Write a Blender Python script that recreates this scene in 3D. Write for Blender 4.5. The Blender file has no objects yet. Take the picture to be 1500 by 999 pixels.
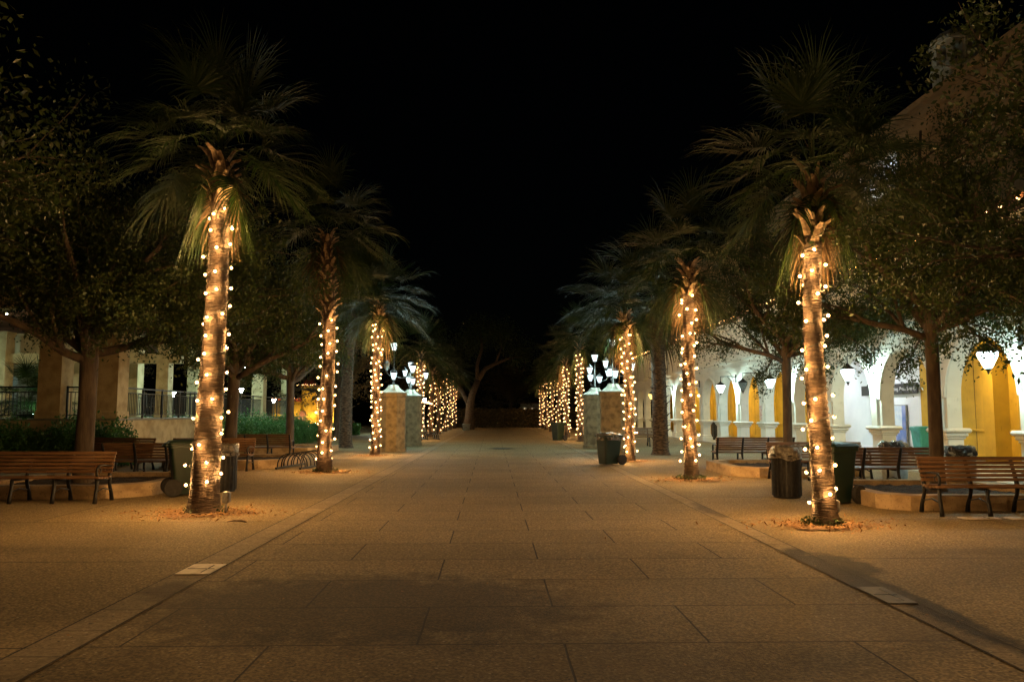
import bpy, math, random
import numpy as np
from mathutils import Vector, Matrix, Euler

R = math.radians
S = bpy.context.scene
COL = S.collection

# ------------------------------------------------------------------ camera
cam = bpy.data.cameras.new("camera")
cam.sensor_width = 36.0
cam.lens = 27.6
cam.clip_start = 0.05
cam.clip_end = 2000
camo = bpy.data.objects.new("camera", cam)
COL.objects.link(camo)
camo.location = (0, 0, 1.6)
camo.rotation_euler = (R(90 + 5.24), 0, R(-0.95))
S.camera = camo

# ------------------------------------------------------------------ night sky, faint moon
w = bpy.data.worlds.new("World")
S.world = w
w.use_nodes = True
nt = w.node_tree
sky = nt.nodes.new("ShaderNodeTexSky")
sky.sky_type = 'NISHITA'
sky.sun_disc = False
sky.sun_elevation = R(8)
sky.sun_rotation = R(200)
nt.nodes["Background"].inputs[1].default_value = 0.00012
nt.links.new(sky.outputs[0], nt.nodes["Background"].inputs[0])
moon = bpy.data.lights.new("moon", 'SUN')
moon.energy = 0.0015
moon.angle = R(0.5)
moon.color = (0.8, 0.9, 1.0)
mo = bpy.data.objects.new("moon", moon)
COL.objects.link(mo)
mo.rotation_euler = (R(50), 0, R(-25))

S.view_settings.view_transform = 'Standard'
S.view_settings.look = 'None'
S.view_settings.exposure = 0.15
S.view_settings.gamma = 1.0
S.view_settings.use_curve_mapping = False
S.render.engine = 'CYCLES'
S.cycles.use_denoising = True
S.cycles.denoising_prefilter = 'NONE'
S.cycles.use_light_tree = True
S.cycles.max_bounces = 6
S.cycles.diffuse_bounces = 3
S.cycles.glossy_bounces = 2
S.cycles.transmission_bounces = 4
S.cycles.transparent_max_bounces = 20
S.cycles.sample_clamp_indirect = 4.0
S.cycles.caustics_reflective = False
S.cycles.caustics_refractive = False

BULB_W = 43.0         # watts of one string bulb
LANT_W = 170.0        # watts of one cool lantern

# ------------------------------------------------------------------ helpers
def link(o):
    COL.objects.link(o)
    return o

def tag(o, label=None, cat=None, group=None, kind=None):
    if label: o["label"] = label
    if cat: o["category"] = cat
    if group: o["group"] = group
    if kind: o["kind"] = kind
    return o

def empty(name, loc=(0, 0, 0), rz=0.0):
    o = bpy.data.objects.new(name, None)
    o.empty_display_size = 0.2
    link(o)
    o.location = loc
    o.rotation_euler = (0, 0, rz)
    return o

class MB:
    """collects shapes into one mesh"""
    def __init__(self):
        self.v = []; self.f = []; self.m = []; self.s = []
    def add(self, vs, fs, mi=0, smooth=False):
        b = len(self.v)
        self.v += [tuple(p) for p in vs]
        for f in fs:
            self.f.append([b + i for i in f]); self.m.append(mi); self.s.append(smooth)
        return self
    def box(self, c, d, rot=None, mi=0, bev=0.0):
        hx, hy, hz = d[0]/2, d[1]/2, d[2]/2
        if bev > 0:
            b = min(bev, hx*.9, hy*.9, hz*.9)
            vs = []; idx = {}
            for sx in (-1, 1):
                for sy in (-1, 1):
                    for sz in (-1, 1):
                        for ax in range(3):
                            p = [sx*(hx-b), sy*(hy-b), sz*(hz-b)]
                            p[ax] = (sx*hx, sy*hy, sz*hz)[ax]
                            idx[(sx, sy, sz, ax)] = len(vs); vs.append(p)
            fs = []
            for sx in (-1, 1):
                fs.append([idx[(sx, a, e, 0)] for a, e in ((-1, -1), (1, -1), (1, 1), (-1, 1))][::sx])
                fs.append([idx[(a, sx, e, 1)] for a, e in ((-1, -1), (-1, 1), (1, 1), (1, -1))][::sx])
                fs.append([idx[(a, e, sx, 2)] for a, e in ((-1, -1), (1, -1), (1, 1), (-1, 1))][::sx])
            for a in (-1, 1):
                for e in (-1, 1):
                    fs.append([idx[(a, e, -1, 0)], idx[(a, e, 1, 0)], idx[(a, e, 1, 1)], idx[(a, e, -1, 1)]])
                    fs.append([idx[(a, -1, e, 0)], idx[(a, 1, e, 0)], idx[(a, 1, e, 2)], idx[(a, -1, e, 2)]])
                    fs.append([idx[(-1, a, e, 1)], idx[(1, a, e, 1)], idx[(1, a, e, 2)], idx[(-1, a, e, 2)]])
                    for q in (-1, 1):
                        fs.append([idx[(a, e, q, 0)], idx[(a, e, q, 1)], idx[(a, e, q, 2)]])
        else:
            vs = [(-hx, -hy, -hz), (hx, -hy, -hz), (hx, hy, -hz), (-hx, hy, -hz),
                  (-hx, -hy, hz), (hx, -hy, hz), (hx, hy, hz), (-hx, hy, hz)]
            fs = [(0, 3, 2, 1), (4, 5, 6, 7), (0, 1, 5, 4), (1, 2, 6, 5), (2, 3, 7, 6), (3, 0, 4, 7)]
        c = Vector(c)
        if rot is not None:
            M = Euler(rot).to_matrix()
            vs = [M @ Vector(p) + c for p in vs]
        else:
            vs = [Vector(p) + c for p in vs]
        return self.add(vs, fs, mi)
    def tube(self, pts, rad, n=8, mi=0, cap=True, smooth=True, flat=1.0):
        pts = [Vector(p) for p in pts]
        k = len(pts)
        if not hasattr(rad, '__len__'): rad = [rad]*k
        vs = []; prev = None
        for i, p in enumerate(pts):
            t = (pts[min(i+1, k-1)] - pts[max(i-1, 0)])
            if t.length < 1e-9: t = Vector((0, 0, 1))
            t.normalize()
            if prev is None:
                u = t.cross(Vector((0, 0, 1)) if abs(t.z) < .9 else Vector((1, 0, 0)))
            else:
                u = prev - t*prev.dot(t)
            if u.length < 1e-6: u = t.orthogonal()
            u.normalize(); prev = u
            v = t.cross(u)
            for j in range(n):
                a = 2*math.pi*j/n
                vs.append(p + u*(math.cos(a)*rad[i]) + v*(math.sin(a)*rad[i]*flat))
        fs = []
        for i in range(k-1):
            for j in range(n):
                a = i*n+j; b = i*n+(j+1) % n
                fs.append((a, b, b+n, a+n))
        if cap:
            fs.append(tuple(range(n))[::-1]); fs.append(tuple(range((k-1)*n, k*n)))
        return self.add(vs, fs, mi, smooth)
    def lathe(self, prof, n=16, c=(0, 0, 0), mi=0, smooth=True, rot=0.0, sq=None, cap=True):
        """prof: [(radius, z)]"""
        vs = []
        for r, z in prof:
            for j in range(n):
                a = 2*math.pi*j/n + rot
                vs.append((c[0]+r*math.cos(a), c[1]+r*math.sin(a), c[2]+z))
        fs = []
        k = len(prof)
        for i in range(k-1):
            for j in range(n):
                a = i*n+j; b = i*n+(j+1) % n
                fs.append((a, b, b+n, a+n))
        if cap:
            fs.append(tuple(range(n))[::-1]); fs.append(tuple(range((k-1)*n, k*n)))
        return self.add(vs, fs, mi, smooth)
    def prism(self, poly, z0, z1, mi=0, inset=0.0):
        n = len(poly)
        cx = sum(p[0] for p in poly)/n; cy = sum(p[1] for p in poly)/n
        vs = [(x, y, z0) for x, y in poly] + [(cx+(x-cx)*(1-inset), cy+(y-cy)*(1-inset), z1) for x, y in poly]
        fs = [tuple(range(n))[::-1], tuple(range(n, 2*n))]
        fs += [(i, (i+1) % n, n+(i+1) % n, n+i) for i in range(n)]
        return self.add(vs, fs, mi)
    def build(self, name, mats, parent=None, loc=None, rz=None, auto=None):
        me = bpy.data.meshes.new(name)
        me.from_pydata(self.v, [], self.f)
        if not isinstance(mats, (list, tuple)): mats = [mats]
        for m in mats: me.materials.append(m)
        me.polygons.foreach_set("material_index", self.m)
        me.polygons.foreach_set("use_smooth", self.s)
        me.update()
        o = bpy.data.objects.new(name, me)
        link(o)
        if parent is not None: o.parent = parent
        if loc is not None: o.location = loc
        if rz is not None: o.rotation_euler = (0, 0, rz)
        return o

def quads_mesh(name, V, nper, mats):
    """V: (n*nper,3) array, faces of nper corners each"""
    V = np.asarray(V, dtype=np.float32)
    n = len(V)//nper
    me = bpy.data.meshes.new(name)
    me.vertices.add(len(V)); me.vertices.foreach_set("co", V.ravel())
    me.loops.add(len(V)); me.loops.foreach_set("vertex_index", np.arange(len(V), dtype=np.int32))
    me.polygons.add(n)
    me.polygons.foreach_set("loop_start", np.arange(0, len(V), nper, dtype=np.int32))
    me.polygons.foreach_set("loop_total", np.full(n, nper, dtype=np.int32))
    for m in (mats if isinstance(mats, (list, tuple)) else [mats]): me.materials.append(m)
    me.update(calc_edges=True)
    return me

def mesh_obj(name, me, parent=None, loc=(0, 0, 0), rz=0):
    o = bpy.data.objects.new(name, me); link(o)
    if parent is not None: o.parent = parent
    o.location = loc; o.rotation_euler = (0, 0, rz)
    return o

def dup(root, loc, rz=0.0, label=None, scale=None):
    r = root.copy(); link(r); r.location = loc; r.rotation_euler = (0, 0, rz)
    if label: r["label"] = label
    if scale: r.scale = scale
    for ch in list(root.children):
        c = ch.copy(); link(c); c.parent = r
        for g in list(ch.children):
            d = g.copy(); link(d); d.parent = c
    return r

# ------------------------------------------------------------------ materials
def mat(name, base=(.5, .5, .5), rough=.7, metal=0.0, noise=None, bump=None, spec=.4):
    """noise: (scale vec, colour2, contrast lo, hi); bump: (scale vec, strength, distance)"""
    m = bpy.data.materials.new(name); m.use_nodes = True
    t = m.node_tree; b = t.nodes["Principled BSDF"]
    b.inputs["Base Color"].default_value = (*base, 1)
    b.inputs["Roughness"].default_value = rough
    b.inputs["Metallic"].default_value = metal
    b.inputs["Specular IOR Level"].default_value = spec
    co = t.nodes.new("ShaderNodeTexCoord")
    def nz(scale, detail=4):
        mp = t.nodes.new("ShaderNodeMapping"); mp.inputs["Scale"].default_value = scale
        t.links.new(co.outputs["Object"], mp.inputs[0])
        n = t.nodes.new("ShaderNodeTexNoise"); n.inputs["Scale"].default_value = 1.0; n.inputs["Detail"].default_value = detail
        t.links.new(mp.outputs[0], n.inputs["Vector"])
        return n.outputs[0]
    if noise:
        items = noise if isinstance(noise, list) else [noise]
        cur = None
        for sc, c2, lo, hi in items:
            f = nz(sc)
            mr = t.nodes.new("ShaderNodeMapRange"); mr.inputs[1].default_value = lo; mr.inputs[2].default_value = hi
            t.links.new(f, mr.inputs[0])
            mx = t.nodes.new("ShaderNodeMix"); mx.data_type = 'RGBA'
            t.links.new(mr.outputs[0], mx.inputs[0])
            if cur is None: mx.inputs[6].default_value = (*base, 1)
            else: t.links.new(cur, mx.inputs[6])
            mx.inputs[7].default_value = (*c2, 1)
            cur = mx.outputs[2]
        t.links.new(cur, b.inputs["Base Color"])
    if bump:
        f = nz(bump[0], 5)
        bp = t.nodes.new("ShaderNodeBump"); bp.inputs["Strength"].default_value = bump[1]; bp.inputs["Distance"].default_value = bump[2]
        t.links.new(f, bp.inputs["Height"]); t.links.new(bp.outputs[0], b.inputs["Normal"])
    return m

def emis(name, col, e):
    m = bpy.data.materials.new(name); m.use_nodes = True
    t = m.node_tree; t.nodes.clear()
    o = t.nodes.new("ShaderNodeOutputMaterial"); n = t.nodes.new("ShaderNodeEmission")
    n.inputs[0].default_value = (*col, 1); n.inputs[1].default_value = e
    t.links.new(n.outputs[0], o.inputs[0])
    return m

def leafmat(name, c1, c2, trans=.35, rough=.5):
    m = bpy.data.materials.new(name); m.use_nodes = True
    t = m.node_tree; b = t.nodes["Principled BSDF"]; out = t.nodes["Material Output"]
    g = t.nodes.new("ShaderNodeNewGeometry")
    mx = t.nodes.new("ShaderNodeMix"); mx.data_type = 'RGBA'
    mx.inputs[6].default_value = (*c1, 1); mx.inputs[7].default_value = (*c2, 1)
    t.links.new(g.outputs["Random Per Island"], mx.inputs[0])
    t.links.new(mx.outputs[2], b.inputs["Base Color"])
    b.inputs["Roughness"].default_value = rough
    b.inputs["Specular IOR Level"].default_value = .3
    tr = t.nodes.new("ShaderNodeBsdfTranslucent"); t.links.new(mx.outputs[2], tr.inputs[0])
    ms = t.nodes.new("ShaderNodeMixShader"); ms.inputs[0].default_value = trans
    t.links.new(b.outputs[0], ms.inputs[1]); t.links.new(tr.outputs[0], ms.inputs[2])
    t.links.new(ms.outputs[0], out.inputs[0])
    return m

def paving(name, c1, c2, bw, rh, offx, offy, rot=0.0, joint=.009, grain=.42, stains_shade=(), jcol=(.025, .018, .012)):
    m = bpy.data.materials.new(name); m.use_nodes = True
    t = m.node_tree; N = t.nodes; L = t.links; b = N["Principled BSDF"]
    geo = N.new("ShaderNodeNewGeometry")
    mp = N.new("ShaderNodeMapping"); mp.vector_type = 'POINT'
    mp.inputs["Location"].default_value = (offx, offy, 0); mp.inputs["Rotation"].default_value = (0, 0, rot)
    L.new(geo.outputs["Position"], mp.inputs[0])
    # joints that wander a little
    dn = N.new("ShaderNodeTexNoise"); dn.inputs["Scale"].default_value = 6.0; dn.inputs["Detail"].default_value = 3
    L.new(geo.outputs["Position"], dn.inputs["Vector"])
    ds = N.new("ShaderNodeVectorMath"); ds.operation = 'MULTIPLY_ADD'
    L.new(dn.outputs[1], ds.inputs[0]); ds.inputs[1].default_value = (.012, .012, 0); L.new(mp.outputs[0], ds.inputs[2])
    br = N.new("ShaderNodeTexBrick"); br.offset = .5; br.offset_frequency = 2; br.squash = 1
    br.inputs["Scale"].default_value = 1; br.inputs["Mortar Size"].default_value = joint; br.inputs["Mortar Smooth"].default_value = .3
    br.inputs["Brick Width"].default_value = bw; br.inputs["Row Height"].default_value = rh
    br.inputs["Color1"].default_value = (0.42, .42, .42, 1); br.inputs["Color2"].default_value = (.58, .58, .58, 1)
    br.inputs["Bias"].default_value = 0
    L.new(ds.outputs[0], br.inputs["Vector"])
    def noise(sc, det=4, rough=.6):
        n = N.new("ShaderNodeTexNoise"); n.inputs["Scale"].default_value = sc; n.inputs["Detail"].default_value = det; n.inputs["Roughness"].default_value = rough
        L.new(geo.outputs["Position"], n.inputs["Vector"]); return n.outputs[0]
    def rng(x, a, bb, c=0., d=1.):
        r = N.new("ShaderNodeMapRange"); L.new(x, r.inputs[0])
        for i, q in enumerate((a, bb, c, d)): r.inputs[1+i].default_value = q
        return r.outputs[0]
    def mix(f, a, bcol, mode='MIX'):
        x = N.new("ShaderNodeMix"); x.data_type = 'RGBA'; x.blend_type = mode
        if isinstance(f, float): x.inputs[0].default_value = f
        else: L.new(f, x.inputs[0])
        for s, q in ((6, a), (7, bcol)):
            if isinstance(q, tuple): x.inputs[s].default_value = (*q, 1)
            else: L.new(q, x.inputs[s])
        return x.outputs[2]
    c = mix(rng(noise(.55, 5), .35, .68), c1, c2)
    c = mix(rng(noise(2.7, 6, .7), .5, .75, 0, .35), c, tuple(q*.55 for q in c1))
    # per slab tone
    slab = N.new("ShaderNodeMix"); slab.data_type = 'RGBA'; slab.blend_type = 'OVERLAY'; slab.inputs[0].default_value = .7
    L.new(c, slab.inputs[6]); L.new(br.outputs["Color"], slab.inputs[7]); c = slab.outputs[2]
    # shell and pebble aggregate
    c = mix(rng(noise(7, 5, .75), .42, .62, 0, .45), c, tuple(q*.5 for q in c1))
    c = mix(rng(noise(22, 1, .5), .42, .58, 0, grain), c, tuple(q*.22 for q in c1))
    c = mix(rng(noise(44, 0, .5), .38, .62, 0, grain*1.2), c, tuple(q*.18 for q in c1))
    vo = N.new("ShaderNodeTexVoronoi"); vo.inputs["Scale"].default_value = 19
    L.new(geo.outputs["Position"], vo.inputs["Vector"])
    spk = rng(vo.outputs["Distance"], .14, .22, 1, 0)
    sel = N.new("ShaderNodeSeparateColor"); L.new(vo.outputs["Color"], sel.inputs[0])
    s1 = N.new("ShaderNodeMath"); s1.operation = 'MULTIPLY'; L.new(spk, s1.inputs[0]); L.new(rng(sel.outputs[0], .55, .60), s1.inputs[1])
    c = mix(s1.outputs[0], c, (.46, .38, .25))
    s2 = N.new("ShaderNodeMath"); s2.operation = 'MULTIPLY'; L.new(spk, s2.inputs[0]); L.new(rng(sel.outputs[1], .5, .55), s2.inputs[1])
    c = mix(s2.outputs[0], c, (.05, .04, .03))
    # spots of gum and debris
    v2 = N.new("ShaderNodeTexVoronoi"); v2.inputs["Scale"].default_value = 2.3; L.new(geo.outputs["Position"], v2.inputs["Vector"])
    c = mix(rng(v2.outputs["Distance"], .025, .06, .75, 0), c, (.05, .04, .03))
    # stain patches and painted shade, each with its own shape (x, y, rx, ry, strength)
    for sx, sy, rx, ry, st in stains_shade:
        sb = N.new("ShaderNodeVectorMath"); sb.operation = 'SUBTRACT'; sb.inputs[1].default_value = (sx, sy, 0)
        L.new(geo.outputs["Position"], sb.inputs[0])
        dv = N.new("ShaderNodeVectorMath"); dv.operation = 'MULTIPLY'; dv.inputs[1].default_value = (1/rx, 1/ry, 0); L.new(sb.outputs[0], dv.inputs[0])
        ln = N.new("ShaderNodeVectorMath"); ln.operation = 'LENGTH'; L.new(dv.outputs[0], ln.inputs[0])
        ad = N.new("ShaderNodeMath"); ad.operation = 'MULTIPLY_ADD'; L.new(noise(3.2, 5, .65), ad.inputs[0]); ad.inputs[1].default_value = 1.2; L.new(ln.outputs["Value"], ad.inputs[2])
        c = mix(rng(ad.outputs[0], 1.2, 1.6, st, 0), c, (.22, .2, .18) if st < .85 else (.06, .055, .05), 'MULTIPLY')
    c = mix(rng(br.outputs["Fac"], 0, .8, 0, 1), c, jcol)
    L.new(c, b.inputs["Base Color"])
    b.inputs["Roughness"].default_value = .8; b.inputs["Specular IOR Level"].default_value = .2
    bp = N.new("ShaderNodeBump"); bp.inputs["Strength"].default_value = .8; bp.inputs["Distance"].default_value = .02
    h = N.new("ShaderNodeMath"); h.operation = 'SUBTRACT'; L.new(noise(55, 4, .8), h.inputs[0]); L.new(br.outputs["Fac"], h.inputs[1])
    L.new(h.outputs[0], bp.inputs["Height"]); L.new(bp.outputs[0], b.inputs["Normal"])
    return m

M = {}
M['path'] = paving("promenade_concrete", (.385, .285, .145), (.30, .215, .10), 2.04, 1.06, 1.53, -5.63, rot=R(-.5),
                   stains_shade=((-1.15, 6.75, 2.3, 1.45, .78), (-.6, 5.2, 3.0, .9, .35), (.13, 35.8, .8, 1.2, .75), (3.2, 6.5, .8, 1.2, .25)))  # wide foreground entries paint a cast shadow into the slab colour
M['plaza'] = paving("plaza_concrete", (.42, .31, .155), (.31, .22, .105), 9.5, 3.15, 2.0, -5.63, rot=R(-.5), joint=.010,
                    stains_shade=((-8, 9.5, 4, .5, .3), (7, 9.2, 3, .35, .3), (3.58, 7.0, .14, 2.0, .9), (3.65, 8.5, .36, .8, .9)))
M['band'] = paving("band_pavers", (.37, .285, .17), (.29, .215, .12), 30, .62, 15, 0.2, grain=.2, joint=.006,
                   stains_shade=((3.4, 8.2, .8, 1.5, 1.0), (3.56, 6.9, .22, 2.2, .9), (3.55, 13.2, .3, 1.2, .7), (-2.95, 7.3, .3, .45, .7), (3.45, 6.0, .5, .7, .5)))
M['jointdark'] = mat('dirt_joint', (.03, .024, .018), .95, noise=((3, 3, 3), (.09, .07, .05), .5, .7))
M['bark'] = mat("palm_bark", (.095, .062, .038), .9, noise=[((4, 4, 30), (.05, .03, .018), .44, .58), ((7, 7, 5), (.17, .115, .075), .52, .72), ((30, 30, 50), (.045, .028, .016), .5, .7), ((2.5, 2.5, 3), (.09, .055, .035), .5, .7)],
                bump=((6, 6, 45), 1.0, .06))
M['bark2'] = mat("rough_palm_bark", (.10, .07, .045), .95, noise=((8, 8, 20), (.03, .02, .014), .4, .6), bump=((9, 9, 20), 1, .05))
M['boot'] = mat("leaf_base", (.30, .21, .13), .8, noise=((12, 12, 12), (.12, .075, .045), .4, .65), bump=((20, 20, 20), .6, .02))
M['oakbark'] = mat("oak_bark", (.085, .062, .042), .9, noise=((7, 7, 2.5), (.05, .035, .025), .4, .62), bump=((16, 16, 4), .9, .03))
M['palmleaf'] = leafmat("palm_leaf", (.010, .026, .005), (.024, .038, .008), .35, .55)
M['deadleaf'] = leafmat("dead_palm_leaf", (.06, .036, .014), (.09, .056, .022), .3, .7)
M['oakleaf'] = leafmat("oak_leaf", (.02, .042, .009), (.05, .062, .015), .35, .45)
M['oakleaf2'] = leafmat("brown_oak_leaf", (.07, .05, .022), (.14, .10, .04), .3, .55)
M['shrub'] = leafmat("shrub_leaf", (.035, .11, .03), (.07, .17, .045), .3, .45)
M['weed'] = leafmat('weed_leaf', (.035, .055, .018), (.075, .085, .03), .25, .6)
M['litter'] = leafmat("litter_leaf", (.20, .095, .03), (.36, .20, .08), .1, .8)
M['mulch'] = mat("mulch", (.05, .032, .022), .95, noise=((30, 30, 30), (.015, .01, .008), .4, .6), bump=((35, 35, 35), 1, .05))
M['bed'] = mat("bed_soil", (.17, .095, .045), .95, noise=[((14, 14, 14), (.06, .03, .015), .45, .6), ((60, 60, 60), (.30, .18, .08), .5, .7)], bump=((40, 40, 40), 1, .03))
M['wood'] = mat("bench_slat", (.18, .095, .045), .5, noise=[((2, 40, 40), (.08, .04, .02), .4, .65), ((1.2, 3, 3), (.26, .15, .08), .5, .8)], bump=((3, 60, 60), .25, .01))
M['iron'] = mat("black_iron", (.010, .010, .011), .55, .0, noise=((20, 20, 20), (.03, .028, .025), .5, .8))
M['stone'] = mat("coquina_stone", (.29, .22, .12), .9, noise=[((4, 4, 4), (.15, .11, .06), .42, .65), ((40, 40, 40), (.13, .10, .06), .58, .72)], bump=((30, 30, 30), .7, .02))
M['kerb'] = mat("planter_stone", (.42, .30, .17), .9, noise=[((3, 3, 5), (.25, .17, .09), .42, .65), ((30, 30, 30), (.16, .11, .06), .58, .72)], bump=((26, 26, 26), .5, .015))
M['cap'] = mat("pale_cap", (.25, .25, .21), .8, noise=((5, 5, 5), (.17, .165, .14), .45, .65), bump=((25, 25, 25), .3, .01))
M['green'] = mat("green_bin_plastic", (.006, .017, .010), .45, noise=((6, 6, 3), (.012, .026, .017), .45, .7), bump=((60, 60, 60), .1, .004))
M['black'] = mat("black_plastic", (.013, .013, .014), .5, noise=((14, 14, 14), (.035, .032, .03), .5, .75))
M['rubber'] = mat("wheel_rubber", (.02, .018, .017), .8, noise=((14, 14, 14), (.04, .035, .03), .5, .75))
M['bag'] = mat("black_bag", (.015, .016, .018), .25, noise=((14, 14, 14), (.04, .04, .045), .5, .75), bump=((9, 9, 9), 1, .08))
M['clearbag'] = mat("pale_bag", (.17, .15, .12), .3, noise=((14, 14, 14), (.06, .05, .04), .4, .6), bump=((11, 11, 11), 1, .06))
M['bluegrey'] = mat("grey_barrel", (.22, .26, .29), .5, noise=((5, 5, 5), (.15, .18, .2), .45, .65))
M['teal'] = mat("teal_plastic", (.05, .3, .27), .5, noise=((5, 5, 5), (.04, .22, .2), .45, .65))
M['stucco'] = mat("white_stucco", (.70, .68, .60), .85, noise=[((.8, .8, 1.5), (.60, .58, .51), .45, .7), ((9, 9, 4), (.5, .48, .42), .6, .8)], bump=((40, 40, 40), .35, .006))
M['tan'] = mat('tan_stucco', (.33, .25, .16), .9, noise=((1.5, 1.5, 2.5), (.24, .18, .11), .45, .65), bump=((40, 40, 40), .3, .006))
M['cream'] = mat("cream_stucco", (.62, .53, .36), .85, noise=((1.5, 1.5, 2.5), (.52, .44, .28), .45, .65), bump=((40, 40, 40), .3, .006))
M['yellow'] = mat("yellow_stucco", (.60, .345, .025), .8, noise=[((1, 1, 1.4), (.46, .27, .02), .42, .66), ((12, 12, 5), (.36, .2, .015), .62, .8)], bump=((40, 40, 40), .3, .006))
M['groove'] = mat("joint_line", (.12, .07, .01), .9, noise=((12, 12, 5), (.08, .05, .01), .4, .6))
M['whitewall'] = mat("white_paint", (.82, .84, .86), .7, noise=((1.2, 1.2, 1.2), (.74, .77, .8), .4, .7))
M['ochre'] = mat("terrace_stone", (.50, .41, .24), .9, noise=[((3, 3, 3), (.36, .28, .15), .42, .65), ((30, 30, 30), (.2, .15, .08), .6, .75)], bump=((30, 30, 30), .6, .015))
M['floor'] = mat("terrace_floor", (.5, .48, .42), .8, noise=((2, 2, 2), (.4, .38, .33), .4, .6))
M['roof'] = mat("roof_tile", (.2, .09, .05), .8, noise=((3, 20, 3), (.12, .05, .03), .4, .6))
M['dark'] = mat("dark_grey", (.03, .03, .032), .7, noise=((5, 5, 5), (.02, .02, .02), .4, .6))
M['metal'] = mat("worn_metal", (.35, .33, .30), .5, .4, noise=((9, 9, 9), (.2, .18, .16), .4, .65), bump=((30, 30, 30), .2, .004))
M['plateL'] = mat("pale_cover", (.62, .52, .40), .7, noise=((8, 8, 8), (.42, .34, .25), .45, .65), bump=((40, 40, 40), .3, .004))
M['plateD'] = mat("dull_cover", (.055, .052, .05), .75, noise=((8, 8, 8), (.03, .028, .026), .45, .65), bump=((40, 40, 40), .3, .004))
M['box'] = mat("outlet_plastic", (.2, .195, .185), .5, noise=((20, 20, 20), (.13, .125, .12), .4, .6))
M['wire'] = mat("wire", (.02, .02, .018), .6, noise=((20, 20, 20), (.03, .03, .03), .4, .6))
M['paper'] = mat("paper", (.6, .5, .45), .8, noise=((14, 14, 14), (.55, .2, .15), .52, .6))
M['orange'] = mat("orange_print", (.75, .22, .04), .7, noise=((14, 14, 14), (.6, .15, .02), .4, .6))
M['bluep'] = mat("blue_print", (.12, .2, .5), .6, noise=((3, 3, 2), (.3, .35, .6), .42, .6))
M['palep'] = mat("pale_print", (.66, .7, .75), .7, noise=((5, 5, 5), (.5, .58, .68), .42, .6))
M['door'] = mat("red_brown_door", (.22, .07, .03), .6, noise=((8, 8, 2), (.15, .045, .02), .4, .6))
M['redtile'] = mat("red_tile", (.35, .06, .03), .7, noise=((8, 8, 8), (.22, .04, .02), .4, .6))
M['signboard'] = mat("sign_black", (.02, .02, .025), .6, noise=((8, 8, 8), (.03, .03, .03), .4, .6))
M['letter'] = mat("sign_white", (.8, .8, .8), .6, noise=((8, 8, 8), (.7, .7, .7), .4, .6))
def frosted(name, col, f):
    m = bpy.data.materials.new(name); m.use_nodes = True
    t = m.node_tree; t.nodes.clear()
    o = t.nodes.new("ShaderNodeOutputMaterial"); a = t.nodes.new("ShaderNodeBsdfTransparent"); b = t.nodes.new("ShaderNodeBsdfTranslucent"); x = t.nodes.new("ShaderNodeMixShader")
    b.inputs[0].default_value = (*col, 1); x.inputs[0].default_value = f
    t.links.new(a.outputs[0], x.inputs[1]); t.links.new(b.outputs[0], x.inputs[2]); t.links.new(x.outputs[0], o.inputs[0])
    return m
M['frost'] = frosted("frosted_amber_glass", (.95, .45, .2), .13)
M['bulb'] = emis("warm_bulb", (1.0, .52, .19), 15)
M['bulbfar'] = emis("far_warm_bulb", (1.0, .54, .21), 7)
def glowglass(name, col, e, clear):
    m = bpy.data.materials.new(name); m.use_nodes = True
    t = m.node_tree; t.nodes.clear()
    o = t.nodes.new("ShaderNodeOutputMaterial"); a = t.nodes.new("ShaderNodeBsdfTransparent"); b = t.nodes.new("ShaderNodeEmission"); x = t.nodes.new("ShaderNodeMixShader")
    b.inputs[0].default_value = (*col, 1); b.inputs[1].default_value = e; x.inputs[0].default_value = 1-clear
    t.links.new(a.outputs[0], x.inputs[1]); t.links.new(b.outputs[0], x.inputs[2]); t.links.new(x.outputs[0], o.inputs[0])
    m.cycles.emission_sampling = 'NONE'
    return m
M['lantern'] = glowglass("cool_lantern", (.78, .98, 1.0), 2.6, .4)
M['arclamp'] = glowglass("arcade_lantern", (.78, .98, 1.0), 9.0, .4)
M['amberlamp'] = glowglass("amber_lamp", (1.0, .62, .15), 3.0, .4)
M['farwhite'] = emis("far_white_lamp", (.7, 1.0, .9), 160)
M['deadglass'] = mat("unlit_glass", (.16, .18, .18), .15, noise=((8, 8, 8), (.1, .12, .12), .4, .6))
M['tube'] = emis("ceiling_lamp", (.86, .95, 1.0), 130)
M['warmtube'] = emis("warm_ceiling_lamp", (1.0, .80, .38), 600)
M['terw'] = emis("terrace_lamp", (1.0, .86, .45), 330)
M['terc'] = emis("cool_terrace_lamp", (.62, 1.0, .82), 600)
M['kioskwin'] = emis('kiosk_window', (1.0, .8, .5), 1.5)
M['flood'] = emis('flood_lens', (1.0, .8, .45), 2200)
M['greentube'] = emis("green_lamp", (.2, 1.0, .5), 420)
M['sodium'] = emis("street_lamp_glow", (1.0, .62, .25), 160)
M['litwin'] = emis("lit_window", (.85, .95, 1.0), 1.3)
M['tealscreen'] = emis("teal_screen", (.1, .8, .65), 1.2)

# ------------------------------------------------------------------ setting: ground
def sheet(name, x0, x1, y0, y1, z, m):
    o = MB().add([(x0, y0, z), (x1, y0, z), (x1, y1, z), (x0, y1, z)], [(0, 1, 2, 3)]).build(name, m)
    tag(o, kind='structure')
    return o
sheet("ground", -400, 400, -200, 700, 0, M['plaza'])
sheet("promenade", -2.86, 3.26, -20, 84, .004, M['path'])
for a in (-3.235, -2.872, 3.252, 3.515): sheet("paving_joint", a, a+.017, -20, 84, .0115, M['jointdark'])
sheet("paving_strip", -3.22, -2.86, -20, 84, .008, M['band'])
sheet("paving_strip", 3.26, 3.52, -20, 84, .008, M['band'])

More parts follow.
